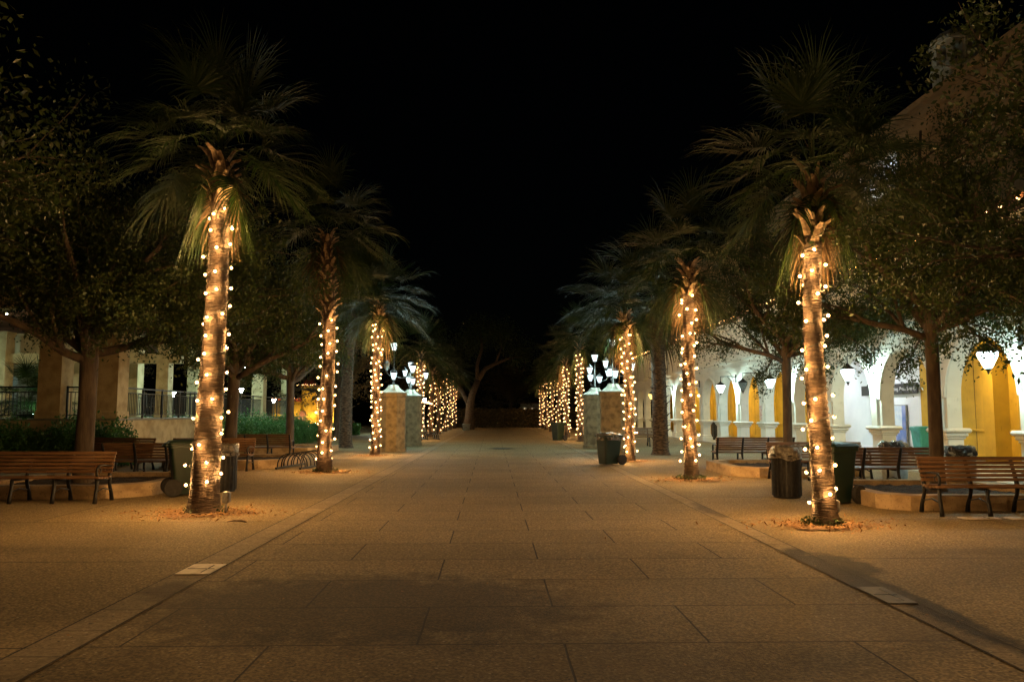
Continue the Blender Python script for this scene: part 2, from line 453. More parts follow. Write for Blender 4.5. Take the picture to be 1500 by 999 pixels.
# ------------------------------------------------------------------ palms
def trunk_profile(h, r0, r1):
    def rr(z):
        t = min(1.0, z/h)
        return r1+(r0-r1)*(1-t)**1.4 + .30*r0*math.exp(-z/.13)
    return rr

def palm_trunk_mb(h, r0, r1, seed, lean=(0, 0)):
    rnd = random.Random(seed); rr = trunk_profile(h, r0, r1)
    n = 22; k = int(h/.045); mb = MB(); vs = []
    ph = [rnd.uniform(0, 6.28) for _ in range(4)]
    for i in range(k+1):
        z = h*i/k
        ring = .008*math.sin(z*2*math.pi/.085+ph[0]) + rnd.uniform(-.004, .004)
        ox = lean[0]*(z/h)**1.5 + .03*math.sin(z*.9+ph[1]); oy = lean[1]*(z/h)**1.5 + .03*math.sin(z*1.1+ph[2])
        for j in range(n):
            a = 2*math.pi*j/n
            r = rr(z)+ring+.012*math.sin(3*a+z*1.3+ph[3])+rnd.uniform(-.004, .004)
            vs.append((ox+r*math.cos(a), oy+r*math.sin(a), z))
    fs = [(i*n+j, i*n+(j+1) % n, (i+1)*n+(j+1) % n, (i+1)*n+j) for i in range(k) for j in range(n)]
    fs.append(tuple(range(k*n, k*n+n)))
    mb.add(vs, fs, 0, True)
    def axis(z):
        return Vector((lean[0]*(z/h)**1.5 + .03*math.sin(z*.9+ph[1]), lean[1]*(z/h)**1.5 + .03*math.sin(z*1.1+ph[2]), z))
    return mb, rr, axis

def boots_mb(axis, rr, z0, z1, n, seed, big=1.0):
    """cut leaf bases standing out of the trunk"""
    rnd = random.Random(seed); mb = MB()
    for i in range(n):
        z = z0+(z1-z0)*(i+.5)/n+rnd.uniform(-.04, .04)
        a = i*2.39996+rnd.uniform(-.3, .3)
        c = axis(z); d = Vector((math.cos(a), math.sin(a), 0)); tz = Vector((-math.sin(a), math.cos(a), 0))
        l = rnd.uniform(.2, .34)*big; up = rnd.uniform(.5, 1.1); sk = rnd.uniform(-.35, .35)
        p0 = c+d*(rr(z)*.8)
        p1 = p0+(d*.35+tz*sk*.5+Vector((0, 0, .5*up)))*l
        p2 = p1+(d*.7+tz*sk+Vector((0, 0, .45*up)))*l*.7
        mb.tube([p0-Vector((0, 0, .06)), p1, p2], [.075*big, .055*big, .034*big], 6, 0, True, False, flat=.45)
    return mb

def fan_crown(seed, nleaf=38, reach=1.0, blade=1.0, dead=4, hang=4):
    """costapalmate fan leaves: petiole, curved rib and narrow drooping segments; face corners of 4"""
    rnd = random.Random(seed); V = []; D = []
    def strip(pts, ws, side, out):
        for i in range(len(pts)-1):
            a, b = pts[i], pts[i+1]
            out.extend((a-side*ws[i], a+side*ws[i], b+side*ws[i+1], b-side*ws[i+1]))
    for i in range(nleaf+dead):
        isdead = i >= nleaf
        u = (i+.5)/nleaf
        el = R(86-98*u**.85)+rnd.uniform(-.14, .14)
        if i >= nleaf-hang: el = R(-50+rnd.uniform(-12, 10)-(16 if isdead else 0))
        az = i*2.39996+rnd.uniform(-.25, .25)
        if isdead: az = (1.9, 1.0)[i-nleaf]+rnd.uniform(-.2, .2)
        elif i >= nleaf-hang: az = (-.2, 3.2, .5, 2.5)[i-(nleaf-hang)]+rnd.uniform(-.2, .2)
        elif math.cos(az+math.pi/2) > .55: el = max(el, R(24)+rnd.uniform(0, .2))
        out = D if isdead else V
        h = Vector((math.cos(az), math.sin(az), 0)); sd = Vector((-math.sin(az), math.cos(az), 0))
        d = h*math.cos(el)+Vector((0, 0, math.sin(el)))
        L = reach*rnd.uniform(.75, 1.15)*(1.0 if el > -.5 else .55)
        base = Vector((0, 0, .35*(1-u)))+h*.08
        pts = [base]; cur = d.copy()
        for s in range(5):
            cur = (cur+Vector((0, 0, -.10-.05*math.cos(el)))).normalized()
            pts.append(pts[-1]+cur*L/5)
        strip(pts, [.022, .017, .014, .012, .011, .010], sd, out)
        nrm = sd.cross(cur).normalized()
        if nrm.z < 0 and el > 0: nrm = -nrm
        # rib continues, recurving
        ns = 50; rib = pts[-1]; costa = .42*blade
        BL = blade*rnd.uniform(.85, 1.08)
        for k in range(ns):
            t = k/(ns-1)*2-1
            ang = t*R(104)
            tt = max(0.0, 1-abs(t))
            o = rib+cur*(costa*tt**1.2)+Vector((0, 0, -.20*tt*tt*blade))
            dd = (cur*math.cos(ang)+sd*math.sin(ang)+nrm*(.18*abs(math.sin(ang))+rnd.uniform(-.08, .08))).normalized()
            ln = BL*(.55+.45*math.cos(ang*.75))*rnd.uniform(.68, 1.08)
            p = [o]; c2 = dd.copy(); dr = rnd.uniform(.2, .5)*(1.0-.35*max(0, math.sin(el))) + (.14 if isdead else 0)
            for s in range(4):
                p.append(p[-1]+c2*ln/4)
                c2 = (c2+Vector((0, 0, -dr*(.35+.75*s)))).normalized()
            sside = dd.cross(nrm).normalized()
            sside = (sside+nrm*rnd.uniform(-.5, .5)).normalized()
            strip(p, [.007, .016, .014, .009, .0015], sside, out)
    return np.array([tuple(x) for x in V]), np.array([tuple(x) for x in D])

crownmesh = []
for s, (rc, bl, nl) in enumerate(((1.0, 1.25, 34), (1.05, 1.3, 38), (.95, 1.2, 36))):
    V, D = fan_crown(11+s, nl, rc, bl, 2)
    crownmesh.append((quads_mesh("crown", V, 4, M['palmleaf']), quads_mesh("dead_fronds", D, 4, M['deadleaf'])))

def bulb_mesh(name, r, sub, m, sock=True):
    mb = MB()
    n, k = (12, 8) if sub else (8, 5)
    mb.lathe([(r*math.sin(math.pi*i/k)+1e-4, -r*math.cos(math.pi*i/k)) for i in range(k+1)], n, mi=0, cap=False)
    if sock: mb.lathe([(r*.5, r*.85), (r*.55, r*1.5), (r*.2, r*1.9)], 8, mi=1)
    o = mb.build("bulb", [m, M['wire']])
    me = o.data; bpy.data.objects.remove(o)
    return me
def bulb_light(watt, r):
    l = bpy.data.lights.new("bulb_light", 'POINT'); l.energy = watt; l.color = (1.0, .535, .175); l.shadow_soft_size = r
    return l
BULB_NEAR = bulb_mesh("bulb", .024, True, M['bulb'])
BULB_MID = bulb_mesh("bulb", .029, False, M['bulb'])
BULB_FAR = bulb_mesh("bulb", .038, False, M['bulbfar'], False)
BULB_LIGHT = {BULB_NEAR.name: bulb_light(BULB_W, .028), BULB_MID.name: bulb_light(BULB_W*.75, .033), BULB_FAR.name: bulb_light(BULB_W*.32, .045)}
def add_bulb(me, parent, loc, rot, light=True):
    b = bpy.data.objects.new("bulb", me); link(b); b.parent = parent; b.location = loc; b.rotation_euler = rot
    if light:
        l = bpy.data.objects.new("bulb_light", BULB_LIGHT[me.name]); link(l); l.parent = b
    return b

def string_on_palm(loc, rr, axis, z0, z1, pitch, per, seed, label, bm):
    rnd = random.Random(seed)
    t = tag(empty("string_lights", loc), label, "string lights", "string lights wrapped round the palm trunks")
    turns = (z1-z0)/pitch
    n = int(turns*16); a0 = rnd.uniform(0, 6.28); pts = []
    for i in range(n+1):
        z = z0+(z1-z0)*i/n; a = a0+2*math.pi*i/16
        c = axis(z); r = rr(z)+.022+.012*math.sin(i*.7)
        pts.append(c+Vector((math.cos(a)*r, math.sin(a)*r, 0)))
    MB().tube(pts, .007, 4).build("wire", M['wire'], t)
    nb = int(turns*per)
    for i in range(nb):
        z = z0+(z1-z0)*(i+.5)/nb; a = a0+2*math.pi*turns*(i+.5)/nb+rnd.uniform(-.45, .45)
        c = axis(z); r = rr(z)+rnd.choice((rnd.uniform(.03, .045), rnd.uniform(.04, .10)))
        if rnd.random() < .04: continue
        add_bulb(bm, t, c+Vector((math.cos(a)*r, math.sin(a)*r, rnd.uniform(-.06, .06))), (rnd.uniform(-.9, .9), rnd.uniform(-.9, .9), rnd.uniform(0, 6)))
    return t

# row, y, x, lit height, trunk top, base radius, top radius, wrap pitch, bulbs per turn, lean
PAL = [
 # terrace side
 (-4.69, 12.85, 5.0, 5.75, .235, .145, .34, 4.2, (.06, 0), "thick lit palm with a grey outlet box at its foot, beside the terrace side walk", "warm bulbs spiralling up the thick palm with the outlet box"),
 (-4.68, 21.55, 4.15, 6.5, .20, .155, .30, 4.0, (-.08, 0), "lit palm with a tall shaggy sleeve of cut leaf bases, beside the bike rack", "warm bulbs round the palm with the shaggy sleeve, by the bike rack"),
 (-4.66, 29.68, 4.95, 5.6, .17, .13, .24, 4.2, (.12, 0), "slim lit palm standing just before the two terrace side gate pillars", "dense warm bulbs on the slim palm before the terrace side pillars"),
 (-4.65, 46.0, 4.5, 5.1, .17, .14, .25, 4.5, (.1, 0), "lit palm just past the terrace side gate pillars, with a bike rack behind it", "warm bulbs on the first palm past the terrace side pillars"),
 (-4.65, 53.5, 3.7, 4.5, .17, .14, .40, 3.4, (.2, 0), "shorter lit palm, second past the terrace side gate pillars", "warm bulbs on the shorter second palm past the terrace side pillars"),
 (-4.65, 61.0, 4.0, 4.6, .17, .14, .40, 3.4, (-.1, 0), "lit palm, third past the terrace side gate pillars", "warm bulbs on the third palm past the terrace side pillars"),
 (-4.65, 68.0, 5.0, 5.5, .17, .14, .40, 3.4, (.1, 0), "taller lit palm, fourth past the terrace side gate pillars", "warm bulbs on the taller fourth palm past the terrace side pillars"),
 (-4.65, 75.0, 4.6, 5.2, .17, .14, .40, 3.4, (.2, 0), "lit palm, fifth past the terrace side gate pillars", "warm bulbs on the fifth palm past the terrace side pillars"),
 (-4.65, 82.0, 4.7, 5.2, .17, .14, .40, 3.4, (.15, 0), "lit palm ending the terrace side row, near the pale tub", "warm bulbs on the last palm of the terrace side row"),
 # arcade side
 (4.62, 11.32, 4.05, 4.95, .165, .115, .36, 4.2, (.02, 0), "slim lit palm with leafy weeds at its foot, before the bagged litter can", "warm bulbs spiralling up the slim palm in front of the litter can"),
 (4.61, 19.0, 4.45, 5.15, .17, .13, .30, 4.2, (.05, 0), "lit palm with weeds and mulch at its foot, beside the lower arcade planter", "warm bulbs on the palm beside the smaller octagonal planter corner"),
 (4.33, 26.2, 4.25, 4.9, .17, .135, .27, 4.2, (-.05, 0), "lit palm standing right behind the green wheeled bin with the pale bag", "warm bulbs on the palm behind the bin with the pale bag"),
 (4.56, 44.4, 4.9, 5.5, .17, .14, .26, 4.4, (.05, 0), "lit palm just past the arcade side gate pillars", "warm bulbs on the first palm past the arcade side pillars"),
 (4.55, 52.5, 4.7, 5.2, .17, .14, .28, 4.2, (-.15, 0), "lit palm, second past the arcade side gate pillars, by the far green bin", "warm bulbs on the second palm past the arcade side pillars"),
 (4.55, 60.0, 4.2, 4.8, .17, .14, .40, 3.4, (.1, 0), "lit palm, third past the arcade side gate pillars", "warm bulbs on the third palm past the arcade side pillars"),
 (4.55, 68.0, 4.4, 5.0, .17, .14, .40, 3.4, (.1, 0), "lit palm, fourth past the arcade side gate pillars", "warm bulbs on the fourth palm past the arcade side pillars"),
 (4.55, 76.0, 4.5, 5.0, .17, .14, .40, 3.4, (-.1, 0), "lit palm, fifth past the arcade side gate pillars", "warm bulbs on the fifth palm past the arcade side pillars"),
 (4.5, 84.0, 4.6, 5.1, .17, .14, .40, 3.4, (.0, 0), "lit palm ending the arcade side row beside the far hedge", "warm bulbs on the last palm of the arcade side row"),
]
def palm(x, y, h, r0, r1, seed, lean, label, boots, bark='bark', crown_z=.24, cs=.92, group="palms lining the promenade", cv=None):
    t = tag(empty("palm_tree", (x, y, 0)), label, "palm tree", group)
    mb, rr, axis = palm_trunk_mb(h, r0, r1, seed, lean)
    z0, n, big = boots
    bb = boots_mb(axis, rr, z0, h+.12, n, seed+5, big)
    if bark == 'bark': bb.build("leaf_bases", M['boot'], t)
    else: mb.add(bb.v, bb.f)
    mb.build("trunk", M[bark], t)
    a = axis(h)
    cv = seed % 3 if cv is None else cv
    rz = (0, .35, -.4, .2, -.25)[seed % 5]
    for nm, me in zip(("crown", "dead_fronds"), crownmesh[cv]):
        c = mesh_obj(nm, me, t, (a.x, a.y, h+crown_z-.15), rz)
        c.scale = (cs, cs, cs)
    return rr, axis
for i, (x, y, zl, h, r0, r1, pitch, per, lean, lab, slab) in enumerate(PAL):
    near = y < 15
    boots = (zl+.02, 26 if y < 40 else 12, 1.0)
    if i == 1: boots = (zl-.05, 64, .85)
    rr, axis = palm(x, y, h, r0, r1, 20+i, lean, lab, boots, cs=(.86, .9, .92, 1.0, .88)[i % 5] if i != 9 else .82)
    string_on_palm((x, y, 0), rr, axis, .3, zl, pitch, per, 90+i, slab, BULB_NEAR if near else (BULB_MID if y < 40 else BULB_FAR))
# two unlit palms
palm(-7.08, 36.65, 6.8, .30, .24, 51, (.1, 0), "dark unlit palm with a rough trunk, behind the terrace side row", (1.0, 60, .8), 'bark2', cs=1.25)
palm(6.22, 30.47, 6.0, .30, .26, 52, (0, 0), "dark unlit palm with a rough trunk, between promenade and arcade", (.4, 70, .75), 'bark2', cs=1.25)

# ------------------------------------------------------------------ oaks
def oak_meshes(seed, trunk_h, height, spread, nper, leaf, rad, dens=1.0):
    rnd = random.Random(seed); rng = np.random.default_rng(seed)
    tb = MB(); lb = MB(); anchors = []
    top = Vector((rnd.uniform(-.15, .15), rnd.uniform(-.15, .15), trunk_h))
    tb.tube([(0, 0, -.02), (.01, 0, .12), (0, .02, .5), (top.x*.5, top.y*.5, trunk_h*.6), top, top+Vector((0, 0, .5))],
            [rad*1.45, rad*1.15, rad, rad*.92, rad*.95, rad*.6], 12)
    def wob(p0, d, L, r0, r1, k, up):
        pts = [p0]; rs = [r0]; c = d.copy()
        for i in range(k):
            c = (c+Vector((rnd.uniform(-.25, .25), rnd.uniform(-.25, .25), rnd.uniform(-.18, .18)+up))).normalized()
            pts.append(pts[-1]+c*L/k); rs.append(r0+(r1-r0)*(i+1)/k)
        return pts, rs, c
    nl = 10
    for i in range(nl):
        az = i*2*math.pi/nl*1.0+rnd.uniform(-.35, .35) if i < nl-1 else 0
        el = (rnd.uniform(.16, .42) if i % 2 else rnd.uniform(.45, 1.0)) if i < nl-1 else 1.45
        d = Vector((math.cos(az)*math.cos(el), math.sin(az)*math.cos(el), math.sin(el)))
        L = (spread*.62 if el < 1.2 else (height-trunk_h)*.6)*rnd.uniform(.85, 1.1)
        L = max(L, (height-trunk_h)*.5*math.sin(el))
        pts, rs, c = wob(top+Vector((0, 0, rnd.uniform(-.35, .35))), d, L, rad*.5, rad*.2, 6, .03)
        lb.tube(pts, rs, 7)
        for j in range(6):
            q = 1+j*5//6; q = min(q, 6)
            d2 = (c+Vector((rnd.uniform(-1, 1), rnd.uniform(-1, 1), rnd.uniform(-.45, .75)))).normalized()
            p2, r2, c2 = wob(pts[q], d2, spread*.38*rnd.uniform(.7, 1.2), rs[q]*.7, .012, 5, .0)
            lb.tube(p2, r2, 5, cap=False)
            for k in range(6):
                s = rnd.choice((1, 2, 3, 4, 5))
                d3 = (c2+Vector((rnd.uniform(-1, 1), rnd.uniform(-1, 1), rnd.uniform(-.7, .6)))).normalized()
                p3, r3, c3 = wob(p2[s], d3, spread*.2*rnd.uniform(.6, 1.3), .012, .004, 4, -.01)
                lb.tube(p3, r3, 3, cap=False)
                for p in p3[1:]:
                    if rnd.random() < .8*dens: anchors.append(tuple(p))
    A = np.array(anchors); n = len(A)*nper
    P = np.repeat(A, nper, 0)+rng.normal(0, 1, (n, 3))*spread*np.repeat(rng.uniform(.012, .042, len(A)), nper)[:, None]
    d = rng.normal(0, 1, (n, 3)); d[:, 2] -= .25; d /= np.linalg.norm(d, axis=1)[:, None]
    s = np.cross(d, rng.normal(0, 1, (n, 3))); s /= np.linalg.norm(s, axis=1)[:, None]
    l = leaf*rng.uniform(.6, 1.25, n)[:, None]; wd = l*.24
    V = np.stack([P-d*l*.5, P+s*wd, P+d*l*.5, P-s*wd], 1).reshape(-1, 3)
    return tb, lb, V
def oak_proto(name, label, seed, trunk_h, height, spread, nper, leaf, rad, lm='oakleaf', dens=1.0):
    tb, lb, V = oak_meshes(seed, trunk_h, height, spread, nper, leaf, rad, dens)
    t = tag(empty(name), label, "tree", "oaks in the planters")
    tb.build("trunk", M['oakbark'], t); lb.build("limbs", M['oakbark'], t)
    mesh_obj("crown", quads_mesh("crown", V, 4, M[lm]), t)
    return t
oakA = oak_proto("oak_tree", "dense green oak whose leaves fill the upper corner above the slatted front bench, terrace side", 3, 2.7, 8.8, 5.2, 80, .082, .19)
oakB = oak_proto("oak_tree", "spreading oak with forked trunk in the arcade side planter behind the long bench", 8, 3.1, 8.8, 5.0, 66, .078, .14)
oakF = oak_proto("oak_tree", "dark oak in the hedge line beyond the far end of the promenade", 5, 3.0, 9.5, 5.5, 12, .17, .22, 'oakleaf2')
oakA.scale = (1.12, 1.12, 1.1); oakA.location = (-8.3, 8.2, 0); oakA.rotation_euler = (0, 0, .6)
for x, y, rz, lab in ((-8.68, 16.75, 2.2, "oak with a plain straight trunk in the planter behind the front bench, terrace side"),
                      (-8.35, 24.7, 4.0, "oak in the second terrace side planter, above the bench next to the bike rack"),
                      (-8.7, 33.0, 5.4, "oak standing in front of the yellow castle building")):
    dup(oakA, (x, y, 0), rz, lab, (1, 1, 1.08) if y < 30 else (.9, .9, 1.15))
oakB.scale = (.9, .9, 1.02); oakB.location = (8.15, 14.6, .1); oakB.rotation_euler = (0, 0, 2.1)
dup(oakB, (7.7, 6.9, 0), 3.6, "sparse oak reaching bare branches into the upper corner, arcade side", (1, 1, 1))
dup(oakB, (7.85, 21.35, .1), 2.4, "oak in the lower arcade side planter between the two facing benches")
oakF.location = (-9, 93, 0)
for x, y, rz, lab in ((9, 95, 2, "dark oak by the distant lights beyond the hedge"), (-30, 60, 3, "dark oak beyond the slim columns of the rear terrace"),
                      (-10.2, 50, 1, "dark oak between the castle building and the terrace side palms"), 
                      (1.5, 101, 0, "dark oak closing the end of the promenade behind the hedge")):
    dup(oakF, (x, y, 0), rz, lab)

# the leaning tree that ends the terrace side row
lt = tag(empty("leaning_tree", (-2.95, 76.5, 0)), "bare leaning tree with long curved limbs at the end of the promenade", "tree")
m = MB()
m.tube([(0, 0, 0), (.05, 0, 1.0), (.12, 0, 2.2), (.35, 0, 3.4), (.9, .1, 4.8)], [.62, .45, .40, .34, .28], 10)
m.build("trunk", M['bark2'], lt)
m = MB()
m.tube([(.9, .1, 4.8), (1.6, 0, 5.9), (2.6, .2, 6.4), (3.8, 0, 6.9), (5.2, .1, 7.1)], [.28, .22, .17, .12, .06], 8)
m.tube([(.9, .1, 4.8), (.8, 0, 6.2), (1.3, 0, 8.0), (1.1, .1, 10)], [.22, .18, .13, .05], 8)
m.tube([(2.6, .2, 6.4), (3.2, .4, 8), (3.0, .3, 9.6)], [.12, .09, .04], 6)
m.tube([(.12, 0, 2.2), (-.7, .2, 3.8), (-1.8, 0, 5.2), (-2.4, 0, 7)], [.25, .2, .14, .05], 8)
m.build("limbs", M['bark2'], lt)
rg = np.random.default_rng(4); n = 9000
c = np.array([[1.1, 0, 9.6], [3.2, 0, 9.2], [-2.2, 0, 7], [5.0, 0, 7.4], [-3.6, .5, 8.6], [0, 0, 8.4]])[rg.integers(0, 6, n)]
P = c+rg.normal(0, .75, (n, 3)); d = rg.normal(0, 1, (n, 3)); d /= np.linalg.norm(d, axis=1)[:, None]
s_ = np.cross(d, rg.normal(0, 1, (n, 3))); s_ /= np.linalg.norm(s_, axis=1)[:, None]
mesh_obj("crown", quads_mesh("crown", np.stack([P-d*.1, P+s_*.045, P+d*.1, P-s_*.045], 1).reshape(-1, 3), 4, M['oakleaf']), lt)

# ------------------------------------------------------------------ planters
def chamfer(hx, hy, c):
    return [(-hx+c, -hy), (hx-c, -hy), (hx, -hy+c), (hx, hy-c), (hx-c, hy), (-hx+c, hy), (-hx, hy-c), (-hx, -hy+c)]
def planter(x, y, hx, hy, c, label, seed):
    t = tag(empty("planter", (x, y, 0)), label, "planter", "stone planters round the oaks")
    o = chamfer(hx, hy, c); i = chamfer(hx-.26, hy-.26, c*.85); mb = MB(); n = 8
    vs = [(px, py, 0) for px, py in o]+[(px, py, .235) for px, py in o]+[(px*.995, py*.995, .25) for px, py in o]+[(px, py, .25) for px, py in i]+[(px, py, .05) for px, py in i]
    fs = [(k*n+j, k*n+(j+1) % n, (k+1)*n+(j+1) % n, (k+1)*n+j) for k in range(4) for j in range(n)]
    mb.add(vs, fs).build("stone_wall", M['kerb'], t)
    rnd = random.Random(seed); g = 26; mb = MB(); vs = []
    for a in range(g+1):
        for b in range(g+1):
            vs.append(((a/g*2-1)*(hx-.27), (b/g*2-1)*(hy-.27), .15+rnd.uniform(-.02, .03)))
    fs = []
    for a in range(g):
        for b in range(g):
            cx = ((a+.5)/g*2-1)*(hx-.27); cy = ((b+.5)/g*2-1)*(hy-.27)
            if abs(cx)/(hx)+abs(cy)/hy < 2-.95*(c/hx+.26/hx) : fs.append((a*(g+1)+b, (a+1)*(g+1)+b, (a+1)*(g+1)+b+1, a*(g+1)+b+1))
    mb.add(vs, fs).build("mulch", M['mulch'], t)
    return t
planter(-8.5, 16.75, 1.75, 1.75, .6, "low stone planter behind the front bench beside the bin with a big wheel", 1)
planter(-8.1, 24.7, 1.8, 1.85, .6, "low stone planter whose corner touches the bike rack", 2)
planter(-8.7, 33.0, 1.8, 1.8, .6, "low stone planter round the oak by the dark unlit palm", 3)
planter(8.0, 14.6, 1.62, 1.6, .4, "low stone planter of dark mulch behind the long arcade side bench", 4)
planter(7.72, 21.35, 1.8, 1.75, .55, "low stone planter with an angled corner between palm and arcade benches", 5)

# ------------------------------------------------------------------ benches
def make_bench(L=2.35, nf=4):
    t = empty("park_bench")
    mb = MB(); rnd = random.Random(2)
    # seat slats: y forward is negative
    for i in range(5):
        y = -.46+i*.098
        z = .445+(-.012 if i in (2, 3) else 0)+(.008 if i == 0 else 0)
        mb.box((0, y, z), (L, .078, .034), (R(rnd.uniform(-1, 1)-3), 0, 0), 0, .006)
    mb.build("seat", M['wood'], t)
    mb = MB()
    for i in range(6):
        z = .53+i*.066
        mb.box((0, .005+i*.021+(.014 if i == 5 else 0), z), (L, .026, .054 if i < 5 else .062), (R(-16), 0, 0), 0, .006)
    mb.build("backrest", M['wood'], t)
    for k in range(nf):
        x = -L/2+.05+(L-.1)*k/(nf-1); mb = MB()
        mb.tube([(x, -.50, 0), (x, -.49, .12), (x, -.45, .28), (x, -.45, .41)], [.03, .024, .022, .026], 6, flat=1.3)
        mb.tube([(x, .12, 0), (x, .09, .14), (x, .01, .30), (x, -.01, .43), (x, .045, .60), (x, .13, .83), (x, .15, .875), (x, .12, .885)], [.032, .025, .024, .03, .026, .024, .02, .012], 6, flat=1.3)
        mb.tube([(x, -.47, .415), (x, -.25, .40), (x, 0, .405)], .02, 6)
        mb.tube([(x, -.47, .20), (x, -.22, .25), (x, .05, .20)], .013, 6)
        mb.build("leg_frame", M['iron'], t)
        if k in (0, nf-1):
            mb = MB()
            mb.tube([(x, -.43, .43), (x, -.47, .52), (x, -.47, .60), (x, -.40, .655), (x, -.25, .66), (x, -.08, .645), (x, .06, .63)], [.018, .017, .018, .02, .02, .018, .016], 6, flat=1.4)
            mb.tube([(x, -.40, .62), (x, -.33, .60), (x, -.33, .54), (x, -.38, .52)], .009, 5)
            mb.build("armrest", M['iron'], t)
    return t
BG = "slatted benches round the planters"
bench = make_bench(); first = True
for x, y, rz, lab in (
    (-8.28, 14.72, 0, "long slatted bench in front of the first terrace side planter, beside the thick palm"),
    (-8.35, 19.2, math.pi, "dark slatted bench behind the first terrace side planter, facing away"),
    (-8.1, 22.55, 0, "slatted bench in front of the planter by the bike rack"),
    (-8.2, 26.95, math.pi, "slatted bench behind the bike rack planter, facing the shrubs"),
    (-10.9, 22.9, R(-18), "slatted bench turned askew behind the wheeled bin, below the terrace shrubs"),
    (8.0, 12.72, R(-1), "long warm brown bench in front of the mulch planter with pale covers at its feet"),
    (8.0, 16.5, math.pi, "dark slatted bench behind the mulch planter, seen from its back before two bagged barrels"),
    (7.75, 19.25, 0, "slatted bench in front of the lower arcade planter, partly behind the litter can"),
    (7.6, 23.4, math.pi, "slatted bench behind the lower arcade planter, facing the arches"),
    (6.9, 38.5, R(0), "lone pale bench behind the dark unlit palm on the arcade side")):
    if first: o = bench; first = False; o.location = (x, y, 0); o.rotation_euler = (0, 0, rz); tag(o, lab, "bench", BG)
    else: dup(bench, (x, y, 0), rz, lab)

# ------------------------------------------------------------------ bins
def rrect(hx, hy, r, n=4):
    pts = []
    for cx, cy, a0 in ((hx-r, hy-r, 0), (-hx+r, hy-r, 90), (-hx+r, -hy+r, 180), (hx-r, -hy+r, 270)):
        for i in range(n+1):
            a = R(a0+90*i/n); pts.append((cx+r*math.cos(a), cy+r*math.sin(a)))
    return pts
def loft(mb, rings, mi=0, cap=True, smooth=False):
    n = len(rings[0]); vs = [p for r in rings for p in r]
    fs = [(k*n+j, k*n+(j+1) % n, (k+1)*n+(j+1) % n, (k+1)*n+j) for k in range(len(rings)-1) for j in range(n)]
    if cap: fs += [tuple(range(n))[::-1], tuple(range((len(rings)-1)*n, len(rings)*n))]
    return mb.add(vs, fs, mi, smooth)
def ring(hx, hy, r, z, dy=0): return [(x, y+dy, z) for x, y in rrect(hx, hy, r)]
def crumpled(mb, rx, ry, z0, h, seed, mi=0, over=1.0):
    rnd = random.Random(seed); n, k = 22, 9; vs = []
    for i in range(k+1):
        t = i/k
        rad = (1.06-.05*t) if t < .55 else 1.03*math.cos((t-.55)/.45*1.35)
        z = z0+h*min(1, t/.75)-(.25*h*max(0, (t-.75)/.25))
        for j in range(n):
            a = 2*math.pi*j/n
            q = rad*(1+.07*math.sin(5*a+t*6+seed)+rnd.uniform(-.06, .06))
            vs.append((rx*q*math.cos(a), ry*q*math.sin(a), z+rnd.uniform(-.025, .025)+.05*h*math.sin(3*a+seed)))
    fs = [(i*n+j, i*n+(j+1) % n, (i+1)*n+(j+1) % n, (i+1)*n+j) for i in range(k) for j in range(n)]
    fs.append(tuple(range(k*n, k*n+n)))
    mb.add(vs, fs, mi, True)
def make_cart():
    """wheeled bin; wheels and handle on +y"""
    t = empty("wheeled_bin"); mb = MB()
    loft(mb, [ring(.21, .24, .06, .03, -.03), ring(.23, .27, .06, .25, -.02), ring(.265, .32, .06, .8), ring(.275, .33, .06, .92), ring(.305, .365, .07, .925), ring(.305, .365, .07, .985), ring(.27, .33, .06, .985)])
    mb.box((0, -.30, .60), (.36, .02, .05), (R(-5), 0, 0), 0, .006)
    mb.box((0, -.27, .35), (.3, .02, .04), (R(-6), 0, 0), 0, .006)
    mb.box((0, .25, .14), (.44, .12, .1), None, 0, .02)
    mb.build("body", M['green'], t)
    mb = MB()
    loft(mb, [ring(.312, .375, .07, .99), ring(.315, .378, .07, 1.02), ring(.28, .34, .07, 1.06), ring(.17, .2, .06, 1.08)])
    mb.box((0, .40, 1.0), (.3, .05, .05), None, 0, .01)
    mb.build("lid", M['green'], t)
    mb = MB(); mb.tube([(-.2, .36, .96), (-.2, .44, .97), (.2, .44, .97), (.2, .36, .96)], .018, 8); mb.build("handle", M['green'], t)
    for sx in (-1, 1):
        mb = MB()
        pts = [(.04, -.035), (.16, -.035), (.17, -.02), (.17, .02), (.16, .035), (.04, .035)]
        vs = []; n = 22
        for r, x in pts:
            for j in range(n):
                a = 2*math.pi*j/n; vs.append((sx*.31+x*1.1, .27+r*math.cos(a), .17+r*math.sin(a)))
        fs = [(i*n+j, i*n+(j+1) % n, (i+1)*n+(j+1) % n, (i+1)*n+j) for i in range(len(pts)-1) for j in range(n)]
        fs += [tuple(range(n)), tuple(range(5*n, 6*n))]
        mb.add(vs, fs).build("wheel", M['rubber'], t)
    return t
BN = "green wheeled bins"
cart = tag(make_cart(), "green wheeled bin behind the slim arcade side palm, its lid shut over a white bag", "bin", BN)
cart.location = (5.98, 14.1, 0); cart.rotation_euler = (0, 0, R(-60))
def bag_part(parent, rx, ry, z0, h, seed, m='clearbag'):
    mb = MB(); crumpled(mb, rx, ry, z0, h, seed); return mb.build("bag", M[m], parent)
c2 = dup(cart, (3.45, 24.75, 0), R(-62), "green wheeled bin with a pale bag rim in front of the arcade side stone pillars", (1, 1, .93))
for ch in list(c2.children):
    if ch.name.startswith("lid"): bpy.data.objects.remove(ch)
bag_part(c2, .315, .375, .82, .22, 3)
mb = MB(); loft(mb, [ring(.2, .26, .06, 1.04), ring(.2, .26, .06, 1.065)]); mb.build("lid", M['green'], c2)
c3 = dup(cart, (3.45, 46.0, 0), R(-50), "far green wheeled bin beside the second palm past the arcade side pillars")
c4 = dup(cart, (-6.15, 15.75, 0), R(118), "dark green wheeled bin hidden partly by the thick terrace side palm")
